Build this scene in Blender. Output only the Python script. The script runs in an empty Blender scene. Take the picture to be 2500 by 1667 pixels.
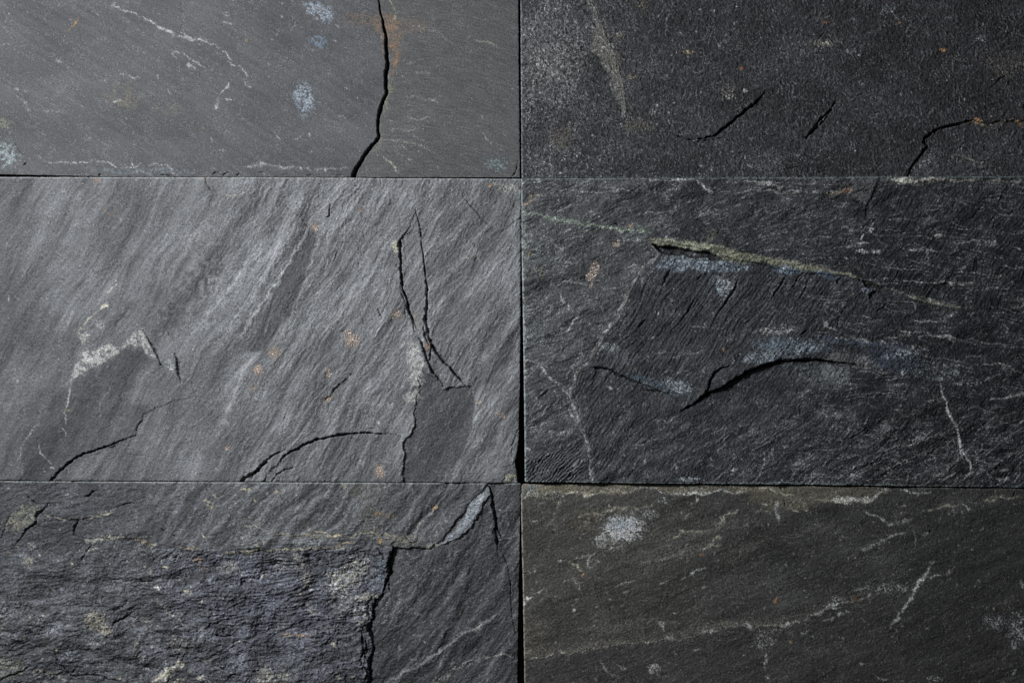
import bpy, math
import numpy as np

# ------------------------------------------------------------------ camera, lamps, world, exposure
scene = bpy.context.scene
S = 0.0004                       # metres per photograph pixel (slabs are 30 x 60 cm)
CX, CY = 1250.0, 833.5
cam_d = bpy.data.cameras.new('camera'); cam = bpy.data.objects.new('camera', cam_d)
scene.collection.objects.link(cam); scene.camera = cam
cam_d.sensor_width = 36; cam_d.lens = 70
cam.location = (0, 0, 70/36*1.0); cam_d.clip_end = 50; cam_d.clip_start = 0.05
world = bpy.data.worlds.new('World'); scene.world = world; world.use_nodes = True
world.node_tree.nodes['Background'].inputs[0].default_value = (0.88, 0.92, 1.0, 1)
world.node_tree.nodes['Background'].inputs[1].default_value = 0.06
def lamp(name, loc, target, sx, sy, power, col):
    d = bpy.data.lights.new(name, 'AREA'); d.shape = 'RECTANGLE'; d.size = sx; d.size_y = sy
    d.energy = power; d.color = col
    o = bpy.data.objects.new(name, d); scene.collection.objects.link(o)
    o.location = loc
    from mathutils import Vector
    o.rotation_euler = (Vector(target)-Vector(loc)).to_track_quat('-Z', 'Y').to_euler()
    return o
sb = lamp('softbox_lamp', (-0.90, 0.53, 0.90), (0.10, -0.05, 0), 0.24, 0.24, 13.8, (0.965, 0.978, 1.0))
sb.data.spread = math.radians(125)
scene.view_settings.view_transform = 'Standard'; scene.view_settings.look = 'None'
scene.view_settings.gamma = 1; scene.view_settings.exposure = 0.0

# ------------------------------------------------------------------ noise
rng = np.random.RandomState(7)
PERM = rng.permutation(1024).astype(np.int32); PERM2 = np.concatenate([PERM, PERM])
ANG = rng.rand(1024)*2*np.pi; GX = np.cos(ANG).astype(np.float32); GY = np.sin(ANG).astype(np.float32)
def noise(x, y, seed=0):
    x = x+seed*17.31; y = y+seed*9.77
    fx = np.floor(x); fy = np.floor(y)
    xi = fx.astype(np.int32) & 1023; yi = fy.astype(np.int32) & 1023
    dx = (x-fx).astype(np.float32); dy = (y-fy).astype(np.float32)
    u = dx*dx*dx*(dx*(dx*6-15)+10); v = dy*dy*dy*(dy*(dy*6-15)+10)
    x1 = (xi+1) & 1023; y1 = (yi+1) & 1023
    py0 = PERM[yi]; py1 = PERM[y1]
    def g(px, py, ax, ay):
        h = PERM2[(px+py) & 1023]
        return GX[h]*ax+GY[h]*ay
    a = g(xi, py0, dx, dy); b = g(x1, py0, dx-1, dy)
    c = g(xi, py1, dx, dy-1); d = g(x1, py1, dx-1, dy-1)
    return (a+(b-a)*u+(c-a)*v+(a-b-c+d)*u*v)*1.5
def fbm(x, y, o=4, seed=0, gain=0.5):
    r = 0; a = 1.0; s = 0
    for i in range(o):
        r = r+a*noise(x, y, seed+i*3.3); s += a; a *= gain; x = x*2.03; y = y*2.03
    return r/s
def aniso(x, y, deg, along, across, o=3, seed=0, gain=0.55):
    """noise stretched along a direction given in degrees, counter-clockwise as seen in the photograph"""
    t = math.radians(deg); c, s = math.cos(t), math.sin(t)
    u = x*c-y*s; v = x*s+y*c
    return fbm(u/along, v/across, o, seed, gain)
def sm(a, b, x):
    t = np.clip((x-a)/(b-a), 0, 1); return t*t*(3-2*t)

# ------------------------------------------------------------------ zoomed readings of the photograph -> pixels
FR = dict(A1=(0, 0, 3.563), A2=(630, 0, 3.563), A3=(1260, 0, 3.563), A4=(1850, 0, 3.563),
          B1=(0, 420, 3.563), B2=(630, 420, 3.563), B3=(0, 780, 3.563), B4=(630, 780, 3.563),
          C1=(1260, 420, 3.563), C2=(1850, 420, 3.563), C3=(1260, 780, 3.563), C4=(1850, 780, 3.563),
          D1=(0, 1160, 3.092), D2=(630, 1160, 3.092), D3=(1260, 1160, 3.092), D4=(1850, 1160, 3.092))
def P(*args):
    """P('A1', x, y, x, y, ..., 'B1', x, y ...) -> points in photograph pixels"""
    out = []; f = None; i = 0
    while i < len(args):
        if isinstance(args[i], str): f = FR[args[i]]; i += 1; continue
        out.append((f[0]+args[i]/f[2], f[1]+args[i+1]/f[2])); i += 2
    return out

WHITE = (0.40, 0.41, 0.40); PALE = (0.26, 0.27, 0.27); BLUE = (0.14, 0.20, 0.27); TAN = (0.36, 0.32, 0.23)
OLIVE = (0.19, 0.19, 0.13); RUST = (0.34, 0.15, 0.04); DKBLUE = (0.035, 0.045, 0.065); DARK = (0.04, 0.04, 0.043)

# ------------------------------------------------------------------ a slate slab as a carved relief
STEP = 1.6
def axis(a, b, lo, hi):
    """fine samples inside the photographed span, coarse beyond"""
    r = []
    if a < lo: r += list(np.arange(a, lo, 14.0))
    s = max(a, lo); e = min(b, hi)
    n = int(math.ceil((e-s)/STEP)); r += list(np.linspace(s, e, n+1))
    if b > hi: r += list(np.linspace(hi, b, int((b-hi)/14)+2)[1:])
    return np.array(r)
class Slab:
    def __init__(self, left, right, top, bottom, level, base_col, seed):
        # left/right: [(y, x)...]; top/bottom: [(x, y)...]
        self.seed = seed; self.level = level
        x0 = np.mean([p[1] for p in left]); x1 = np.mean([p[1] for p in right])
        y0 = np.mean([p[1] for p in top]); y1 = np.mean([p[1] for p in bottom])
        self.xs = xs = axis(x0, x1, -24, 2524); self.ys = ys = axis(y0, y1, -24, 1691)
        u = (xs-x0)/(x1-x0); v = (ys-y0)/(y1-y0)
        ip = lambda pts, q: np.interp(q, [p[0] for p in pts], [p[1] for p in pts])
        j = lambda q, k, a: a*fbm(q/9.0, q*0+k, 3, seed)
        L = ip(left, ys)+j(ys, 1.5, 1.0); R = ip(right, ys)+j(ys, 2.5, 1.0)
        T = ip(top, xs)+j(xs, 3.5, 0.7); B = ip(bottom, xs)+j(xs, 4.5, 0.7)
        self.X = (L[:, None]+(R-L)[:, None]*u[None, :]).astype(np.float32)
        self.Y = (T[None, :]+(B-T)[None, :]*v[:, None]).astype(np.float32)
        self.el = self.X-L[:, None]; self.er = R[:, None]-self.X
        self.et = self.Y-T[None, :]; self.eb = B[None, :]-self.Y
        self.ed = np.minimum(np.minimum(self.el, self.er), np.minimum(self.et, self.eb))
        X, Y = self.X, self.Y
        self.H = np.zeros_like(X); self.C = np.ones(X.shape+(3,), np.float32)*np.array(base_col, np.float32)
        self.R = np.full_like(X, 0.55); self.K = np.zeros(X.shape, np.int32)
        self.wx = 8*fbm(X/34, Y/34, 2, seed+1)+3.4*fbm(X/9, Y/9, 3, seed+2, 0.7)
        self.wy = 8*fbm(X/34, Y/34, 2, seed+3)+3.4*fbm(X/9, Y/9, 3, seed+4, 0.7)
        self.fine = fbm(X/4.2, Y/4.2, 3, seed+5, 0.8)
        self.mid = fbm(X/14, Y/14, 4, seed+6, 0.65)
        self.fine *= 0.33/self.fine.std(); self.mid *= 0.33/self.mid.std()
        g = np.random.RandomState(seed+99)
        wn = g.randn(*X.shape).astype(np.float32)
        self.nf = 0.55*wn+0.8*fbm(X/3.1, Y/3.1, 2, seed+7)/0.28
        self.nf /= self.nf.std()
    def win(self, pts, m):
        p = np.array(pts); a = p.min(0)-m-16; b = p.max(0)+m+16
        c0, c1 = np.searchsorted(self.xs, [a[0], b[0]]); r0, r1 = np.searchsorted(self.ys, [a[1], b[1]])
        return (slice(max(r0, 0), max(r1, 1)), slice(max(c0, 0), max(c1, 1)))
    def line(self, pts, m, jag=1.0):
        """window, distance, signed side (positive = right of the direction of travel), position 0..1"""
        w = self.win(pts, m); X = self.X[w]+jag*self.wx[w]; Y = self.Y[w]+jag*self.wy[w]
        p = np.array(pts, np.float32); seg = np.diff(p, axis=0); ln = np.hypot(seg[:, 0], seg[:, 1])
        cum = np.concatenate([[0], np.cumsum(ln)]); tot = cum[-1]
        D = np.full(X.shape, 1e9, np.float32); Sg = np.zeros_like(D); T = np.zeros_like(D)
        for i in range(len(seg)):
            ax, ay = p[i]; sx, sy = seg[i]; l2 = max(ln[i]**2, 1e-6)
            q = np.clip(((X-ax)*sx+(Y-ay)*sy)/l2, 0, 1)
            dx = X-ax-q*sx; dy = Y-ay-q*sy; d = dx*dx+dy*dy
            b = d < D
            D = np.where(b, d, D); T = np.where(b, (cum[i]+q*ln[i])/tot, T)
            Sg = np.where(b, np.sign(sx*(Y-ay)-sy*(X-ax)), Sg)
        D = np.sqrt(D); return w, D, D*Sg, T
    @staticmethod
    def amp(T, prof):
        return np.interp(T, np.linspace(0, 1, len(prof)), prof).astype(np.float32)
    def crack(self, pts, width=2.5, depth=16, prof=(0.3, 1, 1, 0.3), jag=1.0):
        w, D, s, T = self.line(pts, width*2+18, jag*0.5); a = self.amp(T, prof)
        W = np.maximum(width*a*(1+1.0*self.mid[w]), 0.3)
        m = np.clip(1.25-D/W, 0, 1)*np.clip(a*2, 0, 1)
        self.H[w] -= depth*m
        if width > 2.2:      # crumbled lip: thin flakes broken away beside the opening
            self.H[w] += 1.3*a*np.exp(-np.maximum(D-W, 0)/7)*(D > W)*np.clip(1+self.mid[w]*1.2, 0, 2)
            lip = np.exp(-np.maximum(D-W, 0)/(1.1*width))*sm(0.0, 0.45, self.mid[w]+0.25*self.fine[w])*a*(s > -W)
            self.H[w] -= 2.0*lip
            self.C[w] += (0.35*lip*(self.nf[w] > 0))[..., None]*(np.array((.13, .13, .13), np.float32)-self.C[w])
    def ledge(self, pts, drop=4, fade=40, rise=0, rfade=40, prof=(0.0, 1, 1, 0.0), jag=1.0, soft=0.8):
        """right side of the line drops, left side rises, both easing back to the surface"""
        w, D, s, T = self.line(pts, max(fade, rfade)*3, jag*0.5); a = self.amp(T, prof)
        a = a*np.where((T < 0.001) | (T > 0.999), np.exp(-D/9), 1)
        k = sm(-soft, soft, s)
        self.H[w] += a*(-drop*np.exp(-np.abs(s)/fade)*k+rise*np.exp(-np.abs(s)/rfade)*(1-k))
    def vein(self, pts, width=2, col=WHITE, k=0.8, brk=0.3, prof=(0.4, 1, 1, 0.4), jag=1.0, raise_=0.25, off=0):
        w, D, s, T = self.line(pts, width*4+abs(off), jag); a = self.amp(T, prof)
        if off: D = np.abs(s-off)
        wd = width*0.85*(0.45+0.55*a)*np.clip(1+1.0*self.mid[w], 0.45, 1.8)
        e = np.exp(-(D/np.maximum(wd, 0.95))**2)*np.clip(a*1.3, 0, 1)
        halo = 0.22*np.exp(-(D/(wd*2.6))**2)*sm(0.2, 1.6, self.nf[w])*np.clip(a, 0, 1)
        m = np.clip(k*(e*(0.80+0.30*self.nf[w]+0.8*self.mid[w]-0.5*brk)+halo), 0, 1)
        self.C[w] += m[..., None]*(np.array(col, np.float32)-self.C[w]); self.H[w] += raise_*m
    def patch(self, cx, cy, rx, ry, deg=0, col=WHITE, k=0.8, scale=1.0, thr=0.0, stretch=1, raise_=0.2, soft=0.35):
        r = max(rx, ry)*1.7; w = self.win([(cx-r, cy-r), (cx+r, cy+r)], 0)
        X = self.X[w]-cx+self.wx[w]; Y = self.Y[w]-cy+self.wy[w]
        t = math.radians(deg); u = X*math.cos(t)-Y*math.sin(t); v = X*math.sin(t)+Y*math.cos(t)
        f = 1-np.sqrt((u/rx)**2+(v/ry)**2)
        n = fbm(u/(9*scale*stretch), v/(9*scale), 4, self.seed+11, 0.75)*1.6+0.07*self.nf[w]+0.30*self.mid[w]
        m = sm(0, soft*1.25, np.minimum(f*0.9+0.25, 0.55)+n-thr*0.9-0.17)*sm(-0.5, 0.35, f)*k*1.15*np.clip(.85+.22*self.nf[w], 0, 1.2)
        self.C[w] += m[..., None]*(np.array(col, np.float32)-self.C[w]); self.H[w] += raise_*m
    def region(self, pts, feather=3, jag=1.0):
        w = self.win(pts, feather*2); X = self.X[w]+jag*self.wx[w]; Y = self.Y[w]+jag*self.wy[w]
        ins = np.zeros(X.shape, bool); p = pts; n = len(p); D = np.full(X.shape, 1e9, np.float32)
        for i in range(n):
            (ax, ay), (bx, by) = p[i], p[(i+1) % n]
            if ay != by:
                c = (ay > Y) != (by > Y)
                ins ^= c & (X < (bx-ax)*(Y-ay)/(by-ay)+ax)
            sx, sy = bx-ax, by-ay; l2 = max(sx*sx+sy*sy, 1e-6)
            q = np.clip(((X-ax)*sx+(Y-ay)*sy)/l2, 0, 1)
            D = np.minimum(D, (X-ax-q*sx)**2+(Y-ay-q*sy)**2)
        sd = np.where(ins, np.sqrt(D), -np.sqrt(D))
        return w, sm(-feather, feather, sd)
    def tint(self, pts, col, k=0.6, feather=6, jag=1.0, height=0, brk=None):
        w, m = self.region(pts, feather, jag)
        self.H[w] += height*m
        if brk is not None: m = m*sm(brk-0.3, brk+0.3, self.mid[w]+self.fine[w]*0.7+0.15*self.nf[w])
        m = m*k*np.clip(1+.22*self.nf[w]+.35*self.mid[w], 0, 1/max(k, .01)); self.C[w] += m[..., None]*(np.array(col, np.float32)-self.C[w])
    def ridge(self, pts, h, wl, wr, rough=0.5, prof=(0, 1, 1, 0), jag=1.0, deg=0):
        """raised broken rib: wl = reach of the left slope, wr = reach of the right slope"""
        w, D, s, T = self.line(pts, 3*max(wl, wr), jag*0.6); a = self.amp(T, prof)*(1+.8*fbm(self.X[w]/60, self.Y[w]/60, 2, self.seed+41))
        a = a*np.where((T < 0.001) | (T > 0.999), np.exp(-D/9), 1)
        q = np.where(s < 0, np.exp(-(D/wl)**1.4), np.exp(-(D/wr)**1.4))
        r = aniso(self.X[w], self.Y[w], deg, 70, 5, 3, self.seed+40, .6)
        self.H[w] += a*h*q*(1+rough*1.0*r)
    def terrace(self, deg, along, across, levels, h, seed, mask=1.0, k=0.4, col=(.24, .25, .255), w=2.2, o=3, gain=.5, warp=0.8, gate=0.0):
        """overlapping cleavage sheets: a stepped relief with thin broken edges"""
        n = aniso(self.X+warp*self.wx*1.6, self.Y+warp*self.wy*1.6, deg, along, across, o, self.seed+seed, gain); n /= n.std()
        t = n*levels+50; gy, gx = np.gradient(t, self.ys, self.xs); g = np.hypot(gx, gy)
        f = np.floor(t); r = t-f; q = np.clip(w*g, 0.03, 0.7)
        self.H += mask*h*(f+sm(0, 1, (r-1+q)/q)-t)
        e = np.exp(-((r-1+q*0.5)/(q*0.55))**2)*sm(gate, gate+.5, fbm(self.X/55, self.Y/55, 3, self.seed+seed+5)*2+.3)*mask*k*np.clip(.7+.4*self.nf, 0, 1.4)*sm(.69, .4, q)
        e = np.clip(e, 0, 1)
        self.C += e[..., None]*(np.array(col, np.float32)-self.C)  # sheet edges lightened: their lit rims painted as pale lines
        self.C *= np.exp(0.16*mask*np.clip(r-.5+.35*np.sin(f*2.7), -1, 1))[..., None]
    def mul(self, f): self.C *= np.exp(1.7*(f-1)-0.04)[..., None]
    def speck(self, n, col, r=1.3, k=0.8, box=None, seed=0):  # scattered mineral specks; mica glitter is painted with them too
        g = np.random.RandomState(self.seed*31+seed)
        x0, y0, x1, y1 = box or (self.xs[0], self.ys[0], self.xs[-1], self.ys[-1])
        for _ in range(n):
            cx = g.uniform(x0, x1); cy = g.uniform(y0, y1); rr = r*g.uniform(0.6, 1.6); a = g.uniform(0, 3.14); e = g.uniform(1, 2.6)
            c0, c1 = np.searchsorted(self.xs, [cx-9, cx+9]); r0, r1 = np.searchsorted(self.ys, [cy-9, cy+9])
            if c1 <= c0 or r1 <= r0: continue
            w = (slice(r0, r1), slice(c0, c1)); X = self.X[w]-cx; Y = self.Y[w]-cy
            u = X*math.cos(a)+Y*math.sin(a); v = -X*math.sin(a)+Y*math.cos(a)
            m = np.exp(-((u/(rr*e))**2+(v/rr)**2))*k*g.uniform(0.4, 1)
            self.C[w] += m[..., None]*(np.array(col, np.float32)-self.C[w])
    def hairs(self, deg, along, across, thr, col, k, seed=20, wob=14, mask=None):
        """thin hair-like mineral threads"""
        X = self.X+wob*fbm(self.X/90, self.Y/90, 2, self.seed+seed); Y = self.Y+wob*fbm(self.X/80, self.Y/80, 2, self.seed+seed+4)
        n = aniso(X, Y, deg, along, across, 2, self.seed+seed+1)
        g = sm(0.0, 0.35, fbm(self.X/60, self.Y/60, 3, self.seed+seed+2))
        m = sm(thr*1.5, 0, np.abs(n))*g*k*np.clip(.75+.4*self.nf, 0, 1.3)
        if mask is not None: m = m*mask
        self.C += m[..., None]*(np.array(col, np.float32)-self.C); self.H += 0.15*m
    def finish(self, arris=WHITE, ak=(0.5, 0.3, 0.3, 0.2), roll=2.6, grain=0.3, deg=None, fl=(9, 2.6), gh=0.30, fleck=0.10, vary=None, warp=1.0):
        if vary is not None:      # mineral banding of the rock itself, stretched along its cleavage
            v1 = aniso(self.X+warp*2*self.wx, self.Y+warp*2*self.wy, deg, 130, 12, 4, self.seed+64, .65); v2 = fbm(self.X/70, self.Y/45, 4, self.seed+66, .6)
            self.C *= np.exp(vary*(1.0*v1/v1.std()+.7*v2/v2.std()-.3))[..., None]
        # crystalline grain of the rock: fine light and dark mineral grains, elongated along the cleavage
        g = 0.75*self.nf
        if deg is not None:
            q = aniso(self.X+2*self.wx, self.Y+2*self.wy, deg, fl[0], fl[1], 2, self.seed+60, .7); q /= q.std(); g = 0.5*self.nf+0.75*q
            self.H += gh*1.3*q
        self.H += gh*self.nf*0.8
        clump = 1+0.8*fbm(self.X/30, self.Y/30, 3, self.seed+61)
        self.C *= np.exp(grain*g*clump)[..., None]
        m = sm(2.0, 3.0, self.nf*clump)*fleck*5; self.C += m[..., None]*(np.array((.22, .23, .235), np.float32)-self.C)  # sparse pale flecks, mica glitter put into the colour
        for e, k in zip((self.el, self.et, self.er, self.eb), ak):  # pale arris: caught light painted in, plus lighter dust
            m = np.exp(-(e/2.2)**2)*k*sm(-0.7, 0.2, self.mid+self.fine*0.6)
            self.C += m[..., None]*(np.array(arris, np.float32)-self.C)
        self.H -= 1.6*np.exp(-np.maximum(self.ed, 0)/roll*2.0)
        self.C = np.clip(self.C, 0.004, 0.8)

# ------------------------------------------------------------------ materials
def stone_mat(name, grain_scale, grain, bump, spec=0.5, rot=0.0, stretch=1.0, sheen=0.0):
    m = bpy.data.materials.new(name); m.use_nodes = True; nt = m.node_tree; N = nt.nodes; Lk = nt.links
    b = N['Principled BSDF']
    at = N.new('ShaderNodeAttribute'); at.attribute_name = 'mineral'
    ar = N.new('ShaderNodeAttribute'); ar.attribute_name = 'gloss'
    tc = N.new('ShaderNodeTexCoord'); mp = N.new('ShaderNodeMapping'); mp.vector_type = 'TEXTURE'
    mp.inputs['Rotation'].default_value = (0, 0, math.radians(rot)); mp.inputs['Scale'].default_value = (stretch, 1, 1)
    Lk.new(tc.outputs['Object'], mp.inputs[0])
    n1 = N.new('ShaderNodeTexNoise'); n1.inputs['Scale'].default_value = grain_scale; n1.inputs['Detail'].default_value = 3
    n1.inputs['Roughness'].default_value = 0.7; Lk.new(mp.outputs[0], n1.inputs['Vector'])
    mr = N.new('ShaderNodeMapRange'); mr.inputs[1].default_value = 0.3; mr.inputs[2].default_value = 0.7
    mr.inputs[3].default_value = 1-grain; mr.inputs[4].default_value = 1+grain; Lk.new(n1.outputs[0], mr.inputs[0])
    mx = N.new('ShaderNodeVectorMath'); mx.operation = 'SCALE'
    Lk.new(at.outputs['Color'], mx.inputs[0]); Lk.new(mr.outputs[0], mx.inputs['Scale']); Lk.new(mx.outputs[0], b.inputs['Base Color'])
    bp = N.new('ShaderNodeBump'); bp.inputs['Strength'].default_value = 1.0; bp.inputs['Distance'].default_value = bump*S
    Lk.new(n1.outputs[0], bp.inputs['Height']); Lk.new(bp.outputs[0], b.inputs['Normal'])
    ad = N.new('ShaderNodeMath'); ad.operation = 'MULTIPLY_ADD'; ad.inputs[1].default_value = 0.25
    Lk.new(n1.outputs[0], ad.inputs[0]); Lk.new(ar.outputs['Fac'], ad.inputs[2]); Lk.new(ad.outputs[0], b.inputs['Roughness'])
    b.inputs['Specular IOR Level'].default_value = spec*0.55
    return m
def edge_mat():
    m = bpy.data.materials.new('sawn_slate'); m.use_nodes = True; nt = m.node_tree; N = nt.nodes
    b = N['Principled BSDF']; n = N.new('ShaderNodeTexNoise'); n.inputs['Scale'].default_value = 420; n.inputs['Detail'].default_value = 5
    r = N.new('ShaderNodeValToRGB'); r.color_ramp.elements[0].color = (0.02, 0.021, 0.023, 1); r.color_ramp.elements[1].color = (0.10, 0.105, 0.105, 1)
    nt.links.new(n.outputs[0], r.inputs[0]); nt.links.new(r.outputs[0], b.inputs['Base Color']); b.inputs['Roughness'].default_value = 0.7
    return m
def pyrite_mat():
    m = bpy.data.materials.new('pyrite'); m.use_nodes = True; nt = m.node_tree; N = nt.nodes; b = N['Principled BSDF']
    n = N.new('ShaderNodeTexNoise'); n.inputs['Scale'].default_value = 1200
    r = N.new('ShaderNodeValToRGB'); r.color_ramp.elements[0].color = (0.22, 0.175, 0.14, 1); r.color_ramp.elements[1].color = (0.80, 0.70, 0.62, 1)
    r.color_ramp.elements[0].position = 0.35; r.color_ramp.elements[1].position = 0.65
    nt.links.new(n.outputs[0], r.inputs[0]); nt.links.new(r.outputs[0], b.inputs['Base Color'])
    b.inputs['Metallic'].default_value = 0.6; b.inputs['Roughness'].default_value = 0.5
    return m
EDGE = edge_mat(); PYR = pyrite_mat()

# ------------------------------------------------------------------ slab -> objects
BASE = -34.0
def mesh_obj(name, verts, faces, mat, parent, col=None, gloss=None, smooth=True):
    me = bpy.data.meshes.new(name); nv = len(verts); nf = len(faces); k = faces.shape[1]
    me.vertices.add(nv); me.vertices.foreach_set('co', np.ascontiguousarray(verts, np.float32).ravel())
    me.loops.add(nf*k); me.loops.foreach_set('vertex_index', np.ascontiguousarray(faces, np.int32).ravel())
    me.polygons.add(nf); me.polygons.foreach_set('loop_start', np.arange(0, nf*k, k, dtype=np.int32))
    me.polygons.foreach_set('loop_total', np.full(nf, k, np.int32))
    me.polygons.foreach_set('use_smooth', np.full(nf, smooth))
    if col is not None:
        a = me.attributes.new('mineral', 'FLOAT_COLOR', 'POINT')  # mineral colours, together with painted hollow shade and sheen
        a.data.foreach_set('color', np.concatenate([col, np.ones((nv, 1), np.float32)], 1).astype(np.float32).ravel())
        g = me.attributes.new('gloss', 'FLOAT', 'POINT'); g.data.foreach_set('value', gloss.astype(np.float32).ravel())
    me.materials.append(mat); me.update(); me.validate()
    o = bpy.data.objects.new(name, me); scene.collection.objects.link(o); o.parent = parent
    return o
def build(sl, mat, label, parts, pyrites=(), seed=1):
    ny, nx = sl.X.shape
    cx = (sl.xs[0]+sl.xs[-1])/2; cy = (sl.ys[0]+sl.ys[-1])/2
    root = bpy.data.objects.new('slate_tile', None); scene.collection.objects.link(root)
    root.empty_display_size = 0.05
    root.location = ((cx-CX)*S, (CY-cy)*S, BASE*S)
    root['label'] = label; root['category'] = 'slate tile'; root['group'] = 'slate tiles laid edge to edge in two columns'
    Z = (sl.H+sl.level-BASE)*S
    V = np.stack([(sl.X-cx)*S, (cy-sl.Y)*S, Z], -1).reshape(-1, 3)
    col = sl.C.reshape(-1, 3); gl = sl.R.reshape(-1)
    idx = np.arange(ny*nx).reshape(ny, nx)
    F = np.stack([idx[:-1, :-1], idx[1:, :-1], idx[1:, 1:], idx[:-1, 1:]], -1).reshape(-1, 4)
    K = sl.K[:-1, :-1].reshape(-1)
    for k, (nm, lab) in enumerate(parts):
        f = F[K == k]
        if not len(f): continue
        used = np.unique(f); rm = np.zeros(ny*nx, np.int32); rm[used] = np.arange(len(used))
        o = mesh_obj(nm, V[used], rm[f], mat, root, col[used], gl[used])
        if lab: o['label'] = lab
    # the sawn sides and underside
    loop = np.concatenate([idx[:, 0], idx[-1, 1:], idx[::-1, -1][1:], idx[0, ::-1][1:-1]])
    top = V[loop]; bot = top.copy(); bot[:, 2] = 0; n = len(loop); a = np.arange(n); b = (a+1) % n
    faces = np.stack([a, a+n, b+n, b], -1)[:, ::-1]
    mesh_obj('sawn_edge', np.concatenate([top, bot]), faces, EDGE, root, smooth=False)
    g = np.random.RandomState(seed)
    for (px, py, rx, ry, deg, n) in pyrites:
        vs = []; fs = []; t = math.radians(deg)
        for _ in range(int(n*3.2)):
            r = 1.25*g.rand()**0.6; th = g.rand()*6.283; u = r*rx*math.cos(th); v = r*ry*math.sin(th)
            x = px+u*math.cos(t)+v*math.sin(t); y = py-u*math.sin(t)+v*math.cos(t)
            i = min(np.searchsorted(sl.ys, y), ny-1); j = min(np.searchsorted(sl.xs, x), nx-1)
            z = sl.H[i, j]+sl.level-BASE
            s = g.uniform(0.35, 0.85); q = g.randn(3, 3); q, _r = np.linalg.qr(q)
            c = np.array([(p, w, e) for p in (-1, 1) for w in (-1, 1) for e in (-1, 1)], float)*s*[1, 1, 0.7]
            c = c@q+[x-cx, cy-y, z-0.1]
            m0 = len(vs); vs += list(c*S)
            fs += [[m0+w for w in f] for f in ((0, 1, 3, 2), (4, 6, 7, 5), (0, 4, 5, 1), (2, 3, 7, 6), (0, 2, 6, 4), (1, 5, 7, 3))]
        mesh_obj('pyrite_cluster', np.array(vs), np.array(fs), PYR, root, smooth=False)
    return root

# ------------------------------------------------------------------ ground under the slabs
gm = bpy.data.materials.new('black_board'); gm.use_nodes = True; b = gm.node_tree.nodes['Principled BSDF']
nn = gm.node_tree.nodes.new('ShaderNodeTexNoise'); nn.inputs['Scale'].default_value = 300
rr = gm.node_tree.nodes.new('ShaderNodeValToRGB'); rr.color_ramp.elements[0].color = (0.003, 0.003, 0.003, 1); rr.color_ramp.elements[1].color = (0.008, 0.008, 0.008, 1)
gm.node_tree.links.new(nn.outputs[0], rr.inputs[0]); gm.node_tree.links.new(rr.outputs[0], b.inputs['Base Color']); b.inputs['Roughness'].default_value = 0.9
g_v = np.array([(-1.2, -1.0, BASE*S), (1.2, -1.0, BASE*S), (1.2, 1.0, BASE*S), (-1.2, 1.0, BASE*S)])
go = mesh_obj('ground', g_v, np.array([[0, 1, 2, 3]]), gm, None); go['kind'] = 'structure'

# ================================================================== top left slab: smooth grey, split by one long crack
s = Slab([(-307, -208), (425, -208)], [(-307, 1262), (0, 1265), (440, 1269)], [(-208, -307), (1269, -307)],
         [(-208, 422), (0, 425), (120, 428), (300, 431.5), (1269, 433)], 1.0, (0.076, 0.0785, 0.083), 3)
X, Y = s.X, s.Y
s.H += 3.0*fbm(X/330, Y/330, 3, 31)+0.16*s.mid+0.12*s.fine
s.mul(1+0.20*fbm(X/190, Y/110, 4, 32)+0.16*aniso(X, Y, -32, 120, 12, 4, 39)+0.06*s.mid)
s.hairs(-33, 60, 9, .035, (.19, .2, .205), .35, 41, 14)
crk = P('A2', 1030, -1200, 1040, -500, 1045, 0, 1060, 90, 1085, 220, 1105, 280, 1115, 450, 1120, 550, 1108, 680, 1108, 820, 1075, 920, 1045, 1030, 1048, 1200, 975, 1265, 935, 1330, 860, 1450, 818, 1560)
pts = [(-3000, -2000)]
w, D, sg, T = s.line(crk, 3000, 0.55)
right = sg < 0
# fibrous right-hand piece
wr = sm(0, 6, -sg)
Yb = Y-0.00055*np.maximum(X-880, 0)**2
fib = aniso(X, Yb, 4, 46, 3.2, 3, 33)
s.H += wr*(0.55*fib+1.2*fbm(X/120, Y/50, 2, 34))
s.C += (wr*0.5)[..., None]*(np.array((0.080, 0.081, 0.078), np.float32)-s.C)
s.mul(1+wr*0.3*fib); s.hairs(-4, 60, 6, .05, (.17, .168, .155), .32, 27, 10, wr*sm(1060, 920, X)*sm(90, 150, Y))
s.K[right] = 1
s.H += np.where(right, -3.4*np.exp(-np.abs(sg)/60)-0.8, 1.2*np.exp(-np.abs(sg)/30))
prof = np.interp(Y, [-310, 0, 30, 60, 75, 130, 155, 230, 290, 335, 355, 380, 440], [1, 1.1, 1.6, 2.3, 3.0, 3.6, 4.3, 3.6, 3.4, 2.6, 3.0, 3.6, 5.0])
s.H -= 26*np.clip(1.3-np.abs(sg+prof*0.4)/prof, 0, 1)
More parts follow.
